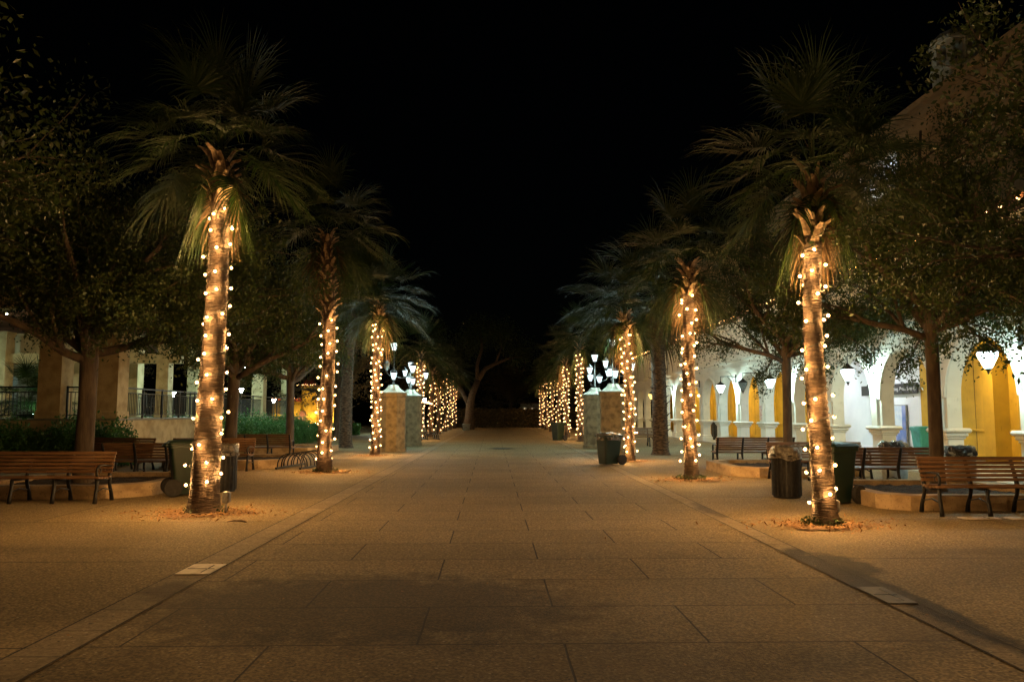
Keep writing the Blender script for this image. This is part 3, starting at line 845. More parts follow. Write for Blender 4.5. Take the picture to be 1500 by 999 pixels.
c5 = dup(cart, (15.35, 28.4, .05), R(0), "teal wheeled bin inside the arcade by the bright white doorway")
tealme = {}
for ch in c5.children:
    if ch.name.split(".")[0] in ("body", "lid", "handle"):
        ch.data = ch.data.copy(); ch.data.materials[0] = M['teal']
# white bag hanging out of the first bin
mb = MB(); mb.add([(.17, -.385, .95), (-.2, -.385, .95), (-.16, -.44, .62), (.0, -.43, .55), (.14, -.40, .74), (.17, -.36, .95), (-.2, -.36, .95), (-.16, -.41, .62), (.0, -.40, .55), (.14, -.37, .74)],
                  [(0, 1, 2, 3, 4), (9, 8, 7, 6, 5), (0, 5, 6, 1), (1, 6, 7, 2), (2, 7, 8, 3), (3, 8, 9, 4), (4, 9, 5, 0)]).build("bag", M['clearbag'], cart)
def litter_can(x, y, label, seed, bag):
    t = tag(empty("litter_can", (x, y, 0), seed), label, "litter can")
    mb = MB()
    mb.lathe([(.24, 0), (.25, .02), (.262, .4), (.275, .78), (.29, .79), (.29, .83), (.26, .83)], 20)
    for k in range(20):
        a = 2*math.pi*k/20; mb.box((.268*math.cos(a), .268*math.sin(a), .4), (.012, .03, .72), (0, 0, a))
    mb.build("body", M['black'], t)
    bag_part(t, .285, .285, .72, .26, seed, bag)
    return t
litter_can(5.5, 15.1, "dark round litter can with a clear crumpled liner, behind the slim lit palm", 5, 'clearbag')
litter_can(-5.68, 16.45, "dark round litter can with a pale liner behind the thick lit palm", 9, 'clearbag')
def barrel(x, y, h, label, seed):
    t = tag(empty("barrel_bin", (x, y, 0)), label, "barrel bin", "barrels behind the arcade side bench")
    MB().lathe([(.25, 0), (.27, .03), (.29, h*.3), (.285, h*.33), (.29, h*.36), (.30, h*.9), (.305, h), (.28, h)], 24).build("barrel", M['bluegrey'], t)
    bag_part(t, .30, .30, h-.1, .24, seed, 'bag')
barrel(9.35, 18.6, .80, "bagged barrel behind the dark bench, in front of the bright doorway arch", 12)
barrel(10.3, 17.5, .74, "blue grey barrel with a black bag in front of the yellow arch", 17)

# ------------------------------------------------------------------ bike racks
def bike_rack(x, y, rz, label):
    t = tag(empty("bike_rack", (x, y, 0), rz), label, "bike rack", "black hoop bike racks")
    for k in range(9):
        yy = -.95+k*.24
        pts = [(-.36*math.cos(math.pi*i/12)+.02*math.sin(k*2.1), yy, .05+.40*abs(math.sin(math.pi*i/12))**.8) for i in range(13)]
        MB().tube(pts, .016, 6).build("hoop", M['iron'], t)
    for sx in (-1, 1):
        MB().box((sx*.36, 0, .03), (.07, 2.1, .06), None, 0, .01).build("rail", M['iron'], t)
bike_rack(-5.85, 23.7, R(-8), "black hoop bike rack on the paving beside the palm with the shaggy sleeve")
bike_rack(-4.2, 48.6, R(15), "far black bike rack behind the first palm past the terrace side pillars")

# ------------------------------------------------------------------ stone gate pillars with lamp clusters
def lamp_data(w_, col, r):
    l = bpy.data.lights.new("lantern_light", 'POINT'); l.energy = w_; l.color = col; l.shadow_soft_size = r
    return l
LANT_LIGHT = lamp_data(LANT_W, (.68, 1.0, .93), .05)
ARC_LIGHT = lamp_data(430, (.66, 1.0, .95), .06)
AMB_LIGHT = lamp_data(160, (1.0, .62, .2), .06)
def lantern(parent, c, lit, s=1.0, hood=True):
    x, y, z = c
    l = MB().lathe([(.055*s, -.015), (.06*s, 0), (.06*s, .02)], 6, (x, y, z)).build("lantern", M['iron'], parent)
    g = MB().lathe([(.07*s, .02), (.165*s, .34*s)], 6, (x, y, z), smooth=False, rot=.4, cap=False).build("glass", M['lantern'] if lit else M['deadglass'], l)
    if lit:
        ll = bpy.data.objects.new("lantern_light", LANT_LIGHT); link(ll); ll.parent = l; ll.location = (x, y, z+.17*s)
    h = MB()
    h.lathe([(.18*s, .34*s), (.185*s, .36*s), (.13*s, .42*s), (.05*s, .47*s), (.025*s, .50*s), (.03*s, .53*s), (.005, .57*s)], 6, (x, y, z), smooth=False, rot=.4)
    h.build("hood", M['iron'], l)
    for k in range(6):
        a = 2*math.pi*k/6+.4
        MB().tube([(x+.072*s*math.cos(a), y+.072*s*math.sin(a), z+.02), (x+.168*s*math.cos(a), y+.168*s*math.sin(a), z+.34*s)], .006, 4).build("bar", M['iron'], l)
    return l
def gate_pillar(x, y, rot, lits, label, post_h=1.45):
    t = tag(empty("gate_pillar", (x, y, 0), rot), label, "gate pillar", "stone pillars with lamp clusters")
    q = R(22.5); s = .56
    mb = MB()
    mb.lathe([(s*1.08, 0), (s*1.08, .12), (s*1.0, .16), (s, .20)], 8, rot=q, smooth=False)
    z = .2
    for k in range(5):
        z1 = z+.41
        mb.lathe([(s*.965, z), (s*.965, z+.012), (s, z+.022), (s, z1-.01), (s*.965, z1)], 8, rot=q, smooth=False, cap=False); z = z1
    mb.lathe([(s, z), (s*1.06, z+.02), (s*1.06, z+.16)], 8, rot=q, smooth=False)
    mb.build("shaft", M['stone'], t)
    zc = z+.16
    MB().lathe([(s*1.1, zc), (s*1.1, zc+.05), (s*.8, zc+.12), (s*.55, zc+.22), (s*.42, zc+.31), (s*.40, zc+.36), (s*.25, zc+.37)], 8, rot=q, smooth=False).build("cap", M['cap'], t)
    zp = zc+.37
    mb = MB(); mb.lathe([(.07, 0), (.07, .06), (.035, .12), (.03, .5), (.045, .55), (.03, .6), (.026, post_h-.1), (.05, post_h)], 10, (0, 0, zp)); mb.build("lamp_post", M['iron'], t)
    lantern(t, (0, 0, zp+post_h), lits[0], .95)
    for k in range(4):
        a = R(90*k+8); q_ = (.80, .34, .30, .34)[k]; dx, dy = math.cos(a)*q_/.46, math.sin(a)*q_/.46
        hz = zp+(.52, .30, .62, .20)[k]
        pts = [(dx*.03, dy*.03, hz-.15), (dx*.2, dy*.2, hz-.22), (dx*.38, dy*.38, hz-.16), (dx*.46, dy*.46, hz-.02)]
        MB().tube(pts, .016, 6).build("arm", M['iron'], t)
        lantern(t, (dx*.46, dy*.46, hz), lits[1+k], .86)
    return t
gate_pillar(-4.47, 33.4, 0, (1, 1, 1, 0, 1), "stone pillar on the terrace side with a lit top lantern and one lantern out, before its twin")
gate_pillar(-4.40, 39.2, .3, (1, 1, 1, 1, 1), "stone pillar on the terrace side whose lanterns are all lit, set back from its twin", 1.0)
gate_pillar(4.60, 31.6, 0, (1, 1, 1, 1, 1), "stone pillar on the arcade side with tall lamp cluster, behind the bin with the pale bag")
gate_pillar(4.48, 36.6, .4, (1, 1, 1, 1, 1), "stone pillar on the arcade side set back, its lanterns lower than its twin's", 1.2)

# ------------------------------------------------------------------ arcade building
PIT, Y0, NB = 3.45, 10.0, 19          # piers at Y0 + k*PIT
XF, XT = 11.5, 11.88                   # front and rear face of the arcade wall
SP, AR, HWALL = 2.0, 1.41, 6.1       # springing, arch radius, wall top
arc = tag(empty("arcade_building", (11.5, 40, 0)), "long white arcade of round arches with yellow wall inside and upper storey", "building")
def abuild(mb, name, m, par=None):
    o = mb.build(name, m, par or arc)
    if par is None: o.location = (-11.5, -40, 0)
    return o
piers = [Y0+k*PIT for k in range(NB)]
mb = MB()
for k in range(NB-1):
    ya, yb = piers[k], piers[k+1]; yc = (ya+yb)/2
    n = 18
    arcp = [(yc-AR*math.cos(math.pi*i/n), SP+AR*1.04*math.sin(math.pi*i/n)) for i in range(n+1)]
    for X, fl in ((XF, 1), (XT, -1)):
        vs = [(X, ya, SP), (X, ya, HWALL)]+[(X, yb, HWALL), (X, yb, SP)]
        pts = [(X, y, z) for y, z in arcp]; tops = [(X, y, HWALL) for y, z in arcp]
        fs = []
        m_ = len(pts)
        vs = pts+tops+[(X, ya, SP), (X, ya, HWALL), (X, yb, SP), (X, yb, HWALL)]
        for i in range(n): fs.append((i, i+1, m_+i+1, m_+i)[::fl])
        fs.append((2*m_, 0, m_, 2*m_+1)[::fl]); fs.append((n, 2*m_+2, 2*m_+3, m_+n)[::fl])
        mb.add(vs, fs)
    vs = [(XF, y, z) for y, z in arcp]+[(XT, y, z) for y, z in arcp]
    mb.add(vs, [(i, n+1+i, n+2+i, i+1) for i in range(n)], 0, True)
    # raised archivolt
    vs = []
    for i in range(n+1):
        a = math.pi*i/n
        for rr_, xx in ((AR+.01, XF-.002), (AR+.01, XF-.05), (AR+.17, XF-.05), (AR+.17, XF-.002)):
            vs.append((xx, yc-rr_*math.cos(a), SP+rr_*1.04*math.sin(a)))
    mb.add(vs, [(i*4+j, i*4+j+1, i*4+5+j, i*4+4+j) for i in range(n) for j in range(3)])
ye, ys = piers[-1], piers[0]
mb.add([(XF, ys, HWALL), (XT, ys, HWALL), (XT, ye, HWALL), (XF, ye, HWALL)], [(0, 1, 2, 3)])
# string course and cornice
for z, d, h in ((3.85, .06, .12), (5.75, .10, .16), (5.93, .22, .14)):
    mb.box((XF-d/2, (ys+ye)/2, z), (d, ye-ys, h))
abuild(mb, "wall", M['stucco'])
hp = (PIT-2*AR)/2
mb0 = None
for k in range(NB):
    y = piers[k]
    if mb0 is None:
        mb = MB()
        D = XT-XF; W = 2*hp; cx = D/2
        mb.box((cx, 0, .14), (D+.20, W+.20, .28), None, 0, .02)
        mb.box((cx, 0, .33), (D+.12, W+.12, .10), None, 0, .03)
        mb.box((cx, 0, .66), (D+.02, W+.02, .58))
        mb.box((cx, 0, .97), (D+.10, W+.10, .06), None, 0, .015)
        mb.box((cx, 0, 1.05), (D+.20, W+.20, .10), None, 0, .03)
        mb.box((cx, 0, 1.155), (D+.34, W+.34, .12), None, 0, .05)
        mb.box((cx, 0, 1.635), (D, W, .84))
        mb.box((-.045, 0, 1.63), (.09, W*.55, .83))
        o = mb.build("pier", M['stucco'], arc); pm = o.data; o.location = (0, y-40, 0); mb0 = o
    else:
        mesh_obj("pier", pm, arc, (0, y-40, 0))
# rear wall of the passage: yellow, with a white section
XB = 16.0
def rear(y0, y1, m, nm):
    mb = MB(); mb.box((XB+.15, (y0+y1)/2, 2.05), (.3, y1-y0, 4.1))
    return abuild(mb, nm, m)
rear(8, 29.6, M['yellow'], "rear_wall")
rear(29.6, 38.2, M['whitewall'], "white_rear_wall")
rear(38.2, 76, M['yellow'], "rear_wall")
mb = MB()
for a, b in ((8, 29.6), (38.2, 76)):
    mb.box((XB-.035, (a+b)/2, 1.02), (.07, b-a, .09), None, 0, .02); mb.box((XB-.02, (a+b)/2, .12), (.04, b-a, .24))
abuild(mb, "dado_moulding", M['yellow'])
mb = MB()
for y in [9.2+1.7*i for i in range(12)]+[39.5+1.9*i for i in range(19)]:
    mb.box((XB-.003, y, 2.0), (.01, .022, 3.9))
abuild(mb, "joint_line", M['groove'])
# buttresses inside, one per second pier
for k in range(0, NB, 2):
    if 29 < piers[k] < 38: continue
    mb = MB(); mb.box((XB-.25, piers[k]+.9, 1.95), (.5, .55, 3.9)); abuild(mb, "inner_pilaster", M['yellow'])
mb = MB(); mb.box((13.75, 42, 4.17), (4.9, 68, .14)); abuild(mb, "ceiling", M['stucco'])
mb = MB(); mb.box((13.65, 42, .025), (4.6, 68, .05)); abuild(mb, "passage_floor", M['floor'])
mb = MB(); mb.add([(10.75, 9.6, 6.12), (10.75, 72.5, 6.12), (14.6, 72.5, 7.0), (14.6, 9.6, 7.0), (10.75, 9.6, 6.02), (10.75, 72.5, 6.02), (14.6, 72.5, 6.1), (14.6, 9.6, 6.1)],
                  [(0, 3, 2, 1), (4, 5, 6, 7), (0, 1, 5, 4), (1, 2, 6, 5), (2, 3, 7, 6), (3, 0, 4, 7)]); abuild(mb, "eave_roof", M['roof'])
# upper storey, with one lit balcony opening
mb = MB(); XU = 14.5; WIN = (27.7, 30.6, 9.6, 11.1)
for (a, b, z0, z1) in ((9, WIN[0], 7.0, 12.0), (WIN[1], 60, 7.0, 12.0), (WIN[0], WIN[1], 7.0, WIN[2]), (WIN[0], WIN[1], WIN[3], 12.0)):
    mb.box((XU+.2, (a+b)/2, (z0+z1)/2), (.4, b-a, z1-z0))
mb.box((18, 34.5, 12.1), (7.6, 51.6, .2)); mb.box((XU-.1, 34.5, 11.7), (.2, 51, .16)); mb.box((XU-.05, 34.5, 9.3), (.1, 51, .12))
abuild(mb, "upper_wall", M['tan'])
f = MB(); f.box((XU+.12, 29.15, 9.55), (.3, 3.1, .1)); f.box((XU+.12, 29.15, 11.15), (.3, 3.1, .1))
for y in (27.66, 29.15, 30.64): f.box((XU+.12, y, 10.35), (.24, .1, 1.5))
win = abuild(f, "balcony_window", M['stucco'])
mb = MB(); mb.add([(XU+.38, 27.72, 9.61), (XU+.38, 30.58, 9.61), (XU+.38, 30.58, 11.08), (XU+.38, 27.72, 11.08)], [(0, 1, 2, 3)]); mb.build("pane", M['litwin'], win)
for i in range(16):
    y = 27.85+i*.175
    MB().lathe([(.03, 9.6), (.05, 9.7), (.02, 9.85), (.04, 10.0), (.03, 10.08)], 6, (XU-.02, y, 0)).build("baluster", M['stucco'], win)
MB().box((XU-.02, 29.15, 10.11), (.12, 2.9, .07)).build("hand_rail", M['stucco'], win)
for y in (12, 16, 20, 24, 34.5, 39, 43.5, 48):
    f = MB()
    for s_ in (-1, 1): f.box((XU-.03, y+s_*.62, 8.5), (.08, .1, 2.1))
    f.box((XU-.03, y, 9.5), (.08, 1.34, .1)); f.box((XU-.05, y, 7.48), (.14, 1.4, .08))
    wd = abuild(f, "window", M['stucco'])
    MB().box((XU-.004, y, 8.5), (.012, 1.14, 1.94)).build("pane", M['dark'], wd)
# cupola
cup = MB(); cx, cy = 18.0, 29.5
cup.lathe([(.9, 12.2), (.9, 14.9), (1.0, 14.95), (1.0, 15.08), (.8, 15.12), (.8, 15.2)], 8, (cx, cy, 0), smooth=False)
for i in range(8):
    a = 2*math.pi*i/8
    cup.box((cx+.76*math.cos(a), cy+.76*math.sin(a), 15.6), (.2, .26, .9), (0, 0, a))
    a2 = a+math.pi/8; cup.box((cx+.70*math.cos(a2), cy+.70*math.sin(a2), 16.0), (.14, .6, .14), (0, 0, a2))
cup.lathe([(.98, 16.02), (.98, 16.16), (.86, 16.25), (.6, 16.5), (.25, 16.62), (.03, 16.7)], 8, (cx, cy, 0), smooth=False)
abuild(cup, "cupola", M['stucco'])
# ceiling lamps in the passage
for y, m in ((31.5, 'tube'), (35.5, 'tube'), (24.0, 'warmtube'), (18.0, 'warmtube'), (43, 'warmtube'), (50, 'warmtube'), (57, 'warmtube'), (64, 'warmtube')):
    b = MB(); b.box((14.2, y, 4.06), (.34, .9 if m == 'tube' else .34, .07)); l = abuild(b, "ceiling_lamp", M['metal'])
    b = MB(); b.box((14.2, y, 4.015), (.26, .8 if m == 'tube' else .26, .012)); b.build("diffuser", M[m], l)
# sign, posters, notices: things on the building
def text(body, size, parent, loc, rot, m, ext=.004):
    c = bpy.data.curves.new("lettering", 'FONT'); c.body = body; c.size = size; c.extrude = ext; c.align_x = 'CENTER'; c.align_y = 'CENTER'
    c.materials.append(m); o = bpy.data.objects.new("lettering", c); link(o)
    if parent is not None: o.parent = parent
    o.location = loc; o.rotation_euler = rot
    bpy.context.view_layer.update()
    me = bpy.data.meshes.new_from_object(o.evaluated_get(bpy.context.evaluated_depsgraph_get()))
    bpy.data.objects.remove(o)
    o = mesh_obj("lettering", me, parent, loc); o.rotation_euler = rot
    return o
sg = tag(MB().box((0, 0, 0), (.05, 4.6, .42), None, 0, .008).build("sign_board", M['signboard'], None, (15.9, 31.9, 2.55)), "black sign with white writing above the bright white wall inside the arcade", "sign")
text("Thanks for Visiting. Please Stop By", .21, sg, (-.03, -.75, 0), (R(90), 0, R(-90)), M['letter'])
def panel(name, y, z, wy, hz, label, inner):
    p = tag(MB().box((0, 0, 0), (.05, wy, hz), None, 0, .006).build(name, M['metal'], None, (15.93, y, z)), label, "poster")
    for nm, (py, pz, sy, sz), m in inner:
        MB().box((-.029, py, pz), (.01, sy, sz)).build(nm, M[m], p)
    return p
panel("poster_panel", 31.3, 1.05, 1.5, 1.75, "tall printed panel with an orange figure and blue scene on the bright white wall",
      (("pale_print", (.12, .38, 1.14, .92), 'palep'), ("blue_strip", (-.58, .38, .26, .92), 'bluep'), ("blue_print", (0, -.48, 1.42, .74), 'bluep')))
pp = bpy.data.objects["poster_panel"]
mb = MB(); mb.lathe([(.05, -.28), (.09, -.1), (.10, .1), (.05, .2), (.07, .26), (.07, .32), (.02, .36)], 10, (0, 0, 0)); o = mb.build("orange_figure", M['orange'], pp); o.scale = (.12, 1, 1); o.location = (-.042, .25, .42)
panel("notice_board", 36.6, 1.75, .5, .75, "small framed reddish notice on the white wall behind the oak trunk", (("print", (0, 0, .42, .67), 'paper'),))
nb = tag(MB().box((0, 0, 0), (.02, .3, .62), None, 0, .004).build("notice", M['paper'], None, (XF-.102, piers[7], 1.62)), "red and white notice fixed to a white arcade pier", "notice")
# eave light string
def string_line(p0, p1, n, bm, label, sag=.06, group=None):
    t = tag(empty("string_lights", p0), label, "string lights", group); p0 = Vector(p0); p1 = Vector(p1); d = p1-p0
    rnd = random.Random(n)
    MB().tube([d*(i/24)-Vector((0, 0, sag*math.sin(i*1.3)**2)) for i in range(25)], .01, 4).build("wire", M['wire'], t)
    for i in range(n):
        add_bulb(bm, t, d*((i+.5)/n)+Vector((0, rnd.uniform(-.1, .1), -.05-rnd.uniform(0, sag))), (rnd.uniform(-.4, .4), 0, 0), i % 3 == 0)
string_line((10.68, 14, 6.05), (10.68, 62, 6.05), 98, BULB_FAR, "warm bulbs along the eave of the white arcade")
string_line((-4.5, 46.2, 2.35), (-4.5, 53.3, 2.3), 34, BULB_FAR, "short level string of bulbs between two palms past the terrace side pillars")
# bracket lanterns on the arcade piers
def wall_lantern(y, lit, label, zc=2.62, sx=.85):
    t = tag(empty("wall_lantern", (XF, y, zc)), label, "wall lantern", "bracket lanterns on the arcade")
    b = MB(); b.box((-.105, 0, .62), (.03, .14, .4)); b.tube([(-.1, 0, .70), (-.35, 0, .74), (-sx, 0, .72), (-sx, 0, .5)], .018, 6); b.tube([(-.1, 0, .50), (-.3, 0, .52), (-.45, 0, .62), (-.5, 0, .72)], .012, 6)
    b.build("bracket", M['iron'], t)
    g = MB().lathe([(.07, -.16), (.20, .10), (.215, .17), (.205, .20)], 8, (-sx, 0, .1), smooth=False).build("glass", M['arclamp'] if lit == 1 else (M['amberlamp'] if lit == 2 else M['deadglass']), t)
    if lit:
        ll = bpy.data.objects.new("lantern_light", ARC_LIGHT if lit == 1 else AMB_LIGHT); link(ll); ll.parent = t; ll.location = (-sx, 0, .14)
    b = MB(); b.lathe([(.22, .30), (.225, .32), (.15, .38), (.06, .45), (.02, .5)], 8, (-sx, 0, 0), smooth=False)
    b.build("hood", M['iron'], t)
    MB().lathe([(.015, -.18), (.03, -.12), (.075, -.06), (.07, -.05)], 8, (-sx, 0, 0), smooth=False).build("finial", M['iron'], t)
wall_lantern(piers[2], 1, "bright bracket lantern before the yellow arch above the bagged barrel")
wall_lantern(piers[4], 1, "bright bracket lantern half hidden in oak leaves before the white wall arch")
wall_lantern(piers[6], 1, "bright bracket lantern beside the oak above the bench facing the arches")
wall_lantern(piers[7], 0, "unlit bracket lantern on the pier with the red and white notice")
wall_lantern(piers[8], 1, "bright bracket lantern beside an unlit one on a long arm")
wall_lantern(piers[10], 0, "unlit bracket lantern close to the second arcade side palm")
wall_lantern(piers[12], 1, "bright bracket lantern behind the dark unlit arcade side palm")
wall_lantern(piers[13], 2, "amber bracket lantern far along the arcade")
# a dark tub plant stand under the arches
mb = MB()
tub = tag(empty("waste_tub", (12.9, 46.2, .05)), "dark square waste tub standing under a far arch", "waste tub")
MB().box((0, 0, .5), (.7, .7, 1.0), None, 0, .04).build("body", M['dark'], tub); MB().box((0, 0, 1.06), (.78, .78, .1), None, 0, .04).build("lid", M['black'], tub)

# ------------------------------------------------------------------ terrace on the other side
ter = tag(empty("terrace_building", (-17, 30, 0)), "raised stone terrace with square columns, a lit beam and a door wall behind railings", "building")
def tb_(mb, name, m, par=None):
    o = mb.build(name, m, par or ter)
    if par is None: o.location = (17, -30, 0)
    return o
FZ = 1.36
mb = MB(); mb.box((-19.9, 30.2, FZ/2), (15.0, 9.0, FZ)); mb.box((-18.2, 40.9, FZ/2-.002), (12.4, 12.3, FZ-.004)); tb_(mb, "plinth", M['ochre'])
mb = MB(); mb.box((-19.9, 30.2, FZ+.03), (15.16, 9.16, .06)); mb.box((-18.2, 40.98, FZ+.026), (12.56, 12.3, .06)); tb_(mb, "floor_slab", M['cap'])
def column(x, y, s, h=3.6):
    b = MB(); z = FZ+.06
    b.box((x, y, z+.12), (s*1.12, s*1.12, .24), None, 0, .02); b.box((x, y, z+h/2+.1), (s, s, h-.2)); b.box((x, y, z+h-.06), (s*1.14, s*1.14, .14), None, 0, .02)
    tb_(b, "column", M['ochre'])
for x, y, s in ((-14.5, 25.95, .74), (-12.75, 26.1, .74), (-21, 25.95, .74), (-16.25, 35.2, .62), (-12.5, 41.2, .6), (-15.9, 41.2, .5), (-12.5, 46.6, .55), (-21, 33.5, .6), (-14.2, 33.6, .5)):
    column(x, y, s)
mb = MB(); mb.box((-19.9, 26.0, 5.2), (15, .7, .4)); mb.box((-18, 33.6, 3.9), (9, .4, .4)); mb.box((-12.75, 30, 5.2), (.6, 7.4, .4)); tb_(mb, "beam", M['ochre'])
mb = MB(); mb.box((-19.9, 30.2, 5.5), (15.8, 10, .2)); mb.box((-18.2, 41, 5.3), (12.4, 12, .18)); tb_(mb, "roof", M['roof'])
mb = MB(); mb.box((-22.0, 34.6, 3.2), (7.5, .3, 3.7)); tb_(mb, "rear_wall", M['cream'])
f = MB()
for s_ in (-1, 1): f.box((-20.6+s_*.62, 34.41, 2.5), (.14, .08, 2.2))
f.box((-20.6, 34.41, 3.62), (1.4, .08, .14)); d = tb_(f, "door", M['whitewall']); MB().box((-20.6, 34.43, 2.48), (1.1, .03, 2.1)).build("panel", M['bluegrey'], d)
for x, y, m in ((-18.6, 29.5, 'terw'), (-14.9, 29.2, 'terw'), (-23.5, 30.5, 'terc'), (-14.2, 37.5, 'terc'), (-13.6, 43.5, 'terc')):
    z = 5.37 if y < 35 else 5.18
    l = tb_(MB().lathe([(.2, z-.06), (.22, z+.02)], 14, (x, y, 0)), "ceiling_lamp", M['metal'])
    MB().lathe([(.05, z-.10), (.16, z-.07)], 14, (x, y, 0)).build("diffuser", M[m], l)
def railing(p0, p1, label, posts=4):
    p0 = Vector(p0); p1 = Vector(p1); d = p1-p0; L = d.length; a = math.atan2(d.y, d.x)
    t = tag(empty("railing", p0, a), label, "railing", "black railings on the terrace")
    MB().box((L/2, 0, 1.02), (L, .06, .05)).build("top_rail", M['iron'], t); MB().box((L/2, 0, .86), (L, .03, .03)).build("rail", M['iron'], t); MB().box((L/2, 0, .12), (L, .03, .03)).build("rail", M['iron'], t)
    b = MB(); n = int(L/.12)
    for i in range(1, n): b.box((L*i/n, 0, .49), (.018, .018, .74))
    b.build("slats", M['iron'], t)
    for i in range(posts+1): MB().box((L*i/posts if 0 < i < posts else (.03 if i == 0 else L-.03), 0, .53), (.055, .055, 1.06)).build("post", M['iron'], t)
zf = FZ+.06
railing((-20.6, 25.75, zf), (-14.9, 25.8, zf), "black railing in front of the green lit palm bush on the terrace")
railing((-14.1, 25.9, zf), (-13.15, 25.95, zf), "short black railing between the two thick stone columns", 1)
railing((-12.6, 26.5, zf), (-12.6, 34.4, zf), "black railing running back along the side of the terrace", 5)
railing((-16.6, 35.1, zf), (-12.7, 35.1, zf), "long low black railing behind the shrubs between slim columns", 4)
railing((-12.3, 35.3, zf), (-12.3, 46, zf), "black railing along the rear terrace near the slim corner column", 5)
# palm bush on the terrace
pb = tag(empty("palm_bush", (-16.7, 28.3, zf)), "bushy palm glowing green behind the terrace railing", "palm bush")
me = crownmesh[0][0]
o = mesh_obj("fronds", me, pb, (0, 0, .4)); o.scale = (.75, .75, .75)
o = mesh_obj("fronds", me, pb, (.3, .3, .1), 1.5); o.scale = (.6, .6, .6)
gl = tag(empty("ground_lamp", (-16.0, 27.4, zf)), "small green uplight at the foot of the palm bush", "uplight")
MB().lathe([(.09, 0), (.10, .12), (.08, .14)], 10).build("housing", M['iron'], gl); MB().lathe([(.01, .145), (.07, .146)], 10).build("lens", M['greentube'], gl)

# shrubs in the bed below the terrace
def shrub_mesh(seed, n, rx, ry, h):
    rg = np.random.default_rng(seed)
    u = rg.random(n)**.45; th = rg.uniform(0, 6.283, n); ph = np.arccos(rg.uniform(0, 1, n))
    lob = 1+.22*np.sin(3*th+seed)+.15*np.sin(5*th+ph*4)
    P = np.stack([rx*u*lob*np.sin(ph)*np.cos(th), ry*u*lob*np.sin(ph)*np.sin(th), h*u*lob*np.cos(ph)+.05], 1)
    d = rg.normal(0, 1, (n, 3)); d[:, 2] += .8; d /= np.linalg.norm(d, axis=1)[:, None]
    s = np.cross(d, rg.normal(0, 1, (n, 3))); s /= np.linalg.norm(s, axis=1)[:, None]
    l = rg.uniform(.03, .065, n)[:, None]
    return quads_mesh("shrub", np.stack([P-d*l, P+s*l*.42, P+d*l, P-s*l*.42], 1).reshape(-1, 3), 4, M['shrub'])
shm = [shrub_mesh(3, 7500, .95, .75, 1.12), shrub_mesh(7, 7000, .85, .7, .98)]
rnd = random.Random(6)
for i in range(13):
    x = -20.5+i*.72; y = 24.6+rnd.uniform(-.5, .4)
    o = mesh_obj("shrub", shm[i % 2], None, (x, y, 0), rnd.uniform(0, 6)); o.scale = [rnd.uniform(.85, 1.15)]*3
    tag(o, "low leafy shrub in the row under the front terrace columns", "shrub", "shrubs below the front of the terrace")
for i in range(18):
    x, y = (-16.4+i*.66, 34.0-rnd.uniform(0, .5)) if i < 8 else (-11.2+rnd.uniform(-.2, .3), 34.8+(i-8)*1.15)
    o = mesh_obj("shrub", shm[i % 2], None, (x, y, 0), rnd.uniform(0, 6)); o.scale = [rnd.uniform(1.0, 1.25)]*3
    tag(o, "low green shrub in the bed by the rear terrace railing", "shrub", "shrubs by the rear terrace railing")

# ------------------------------------------------------------------ far street lamps
def street_lamp(x, y, h, label, arms=1):
    t = tag(empty("street_lamp", (x, y, 0)), label, "street lamp", "street lamps beyond the trees")
    MB().lathe([(.13, 0), (.13, .25), (.07, .4), (.05, h-.1), (.08, h)], 10).build("post", M['metal'], t)
    for s_ in ((0,) if arms == 1 else (-.45, .45)):
        if s_: MB().tube([(0, 0, h-.4), (s_*.6, 0, h-.25), (s_, 0, h-.1)], .03, 6).build("arm", M['metal'], t)
        MB().lathe([(.08, h), (.20, h+.32)], 8, (s_, 0, 0), smooth=False).build("glass", M['farwhite'], t)
        MB().lathe([(.23, h+.32), (.12, h+.44), (.02, h+.55)], 8, (s_, 0, 0), smooth=False).build("hood", M['iron'], t)
street_lamp(-12.0, 36.3, 3.45, "white street lamp with two arms, behind the thick palm", 2)
street_lamp(-25.5, 62, 2.9, "small street lamp seen between the slim terrace columns")
street_lamp(-21.5, 66, 3.3, "distant street lamp at the outer edge of the rear terrace")
street_lamp(-22.2, 78, 2.6, "street lamp in front of the yellow castle building")
street_lamp(-9.2, 60, 1.7, "low street lamp close to the dark unlit palm trunk")
street_lamp(-7.0, 74, 2.6, "small street lamp glinting beside the slim lit palm")

# ------------------------------------------------------------------ yellow castle building
ca = tag(empty("castle_building", (-23.5, 95, 0)), "small yellow castle with a round tower, red roof edge and arched door", "building")
def cb(mb, name, m, par=None, sm=None): return mb.build(name, m, par or ca)
mb = MB(); mb.box((-2.0, 1.5, 1.55), (3.4, 3, 3.1)); cb(mb, "wall", M['yellow'])
mb = MB(); mb.box((2.9, 1.6, 1.9), (2.2, 3, 3.8)); cb(mb, "side_wing", M['yellow'])
mb = MB(); mb.lathe([(1.05, 0), (1.0, 4.4), (1.15, 4.5), (1.15, 4.85)], 18, (.55, .9, 0)); cb(mb, "tower", M['yellow'])
mb = MB()
for k in range(9): mb.box((-3.6+k*.4, -.08, 3.25), (.24, .3, .3))
mb.box((-2.0, -.05, 3.05), (3.5, .3, .16)); cb(mb, "roof_edge", M['redtile'])
mb = MB(); mb.lathe([(1.2, 4.85), (.9, 5.1), (.02, 6.2)], 18, (.55, .9, 0)); cb(mb, "tower_roof", M['redtile'])
pr = [(math.cos(math.pi*i/10)*.42, 1.45+.45*math.sin(math.pi*i/10)) for i in range(11)]
mb = MB(); pts = [(.42, 0)]+pr+[(-.42, 0)]
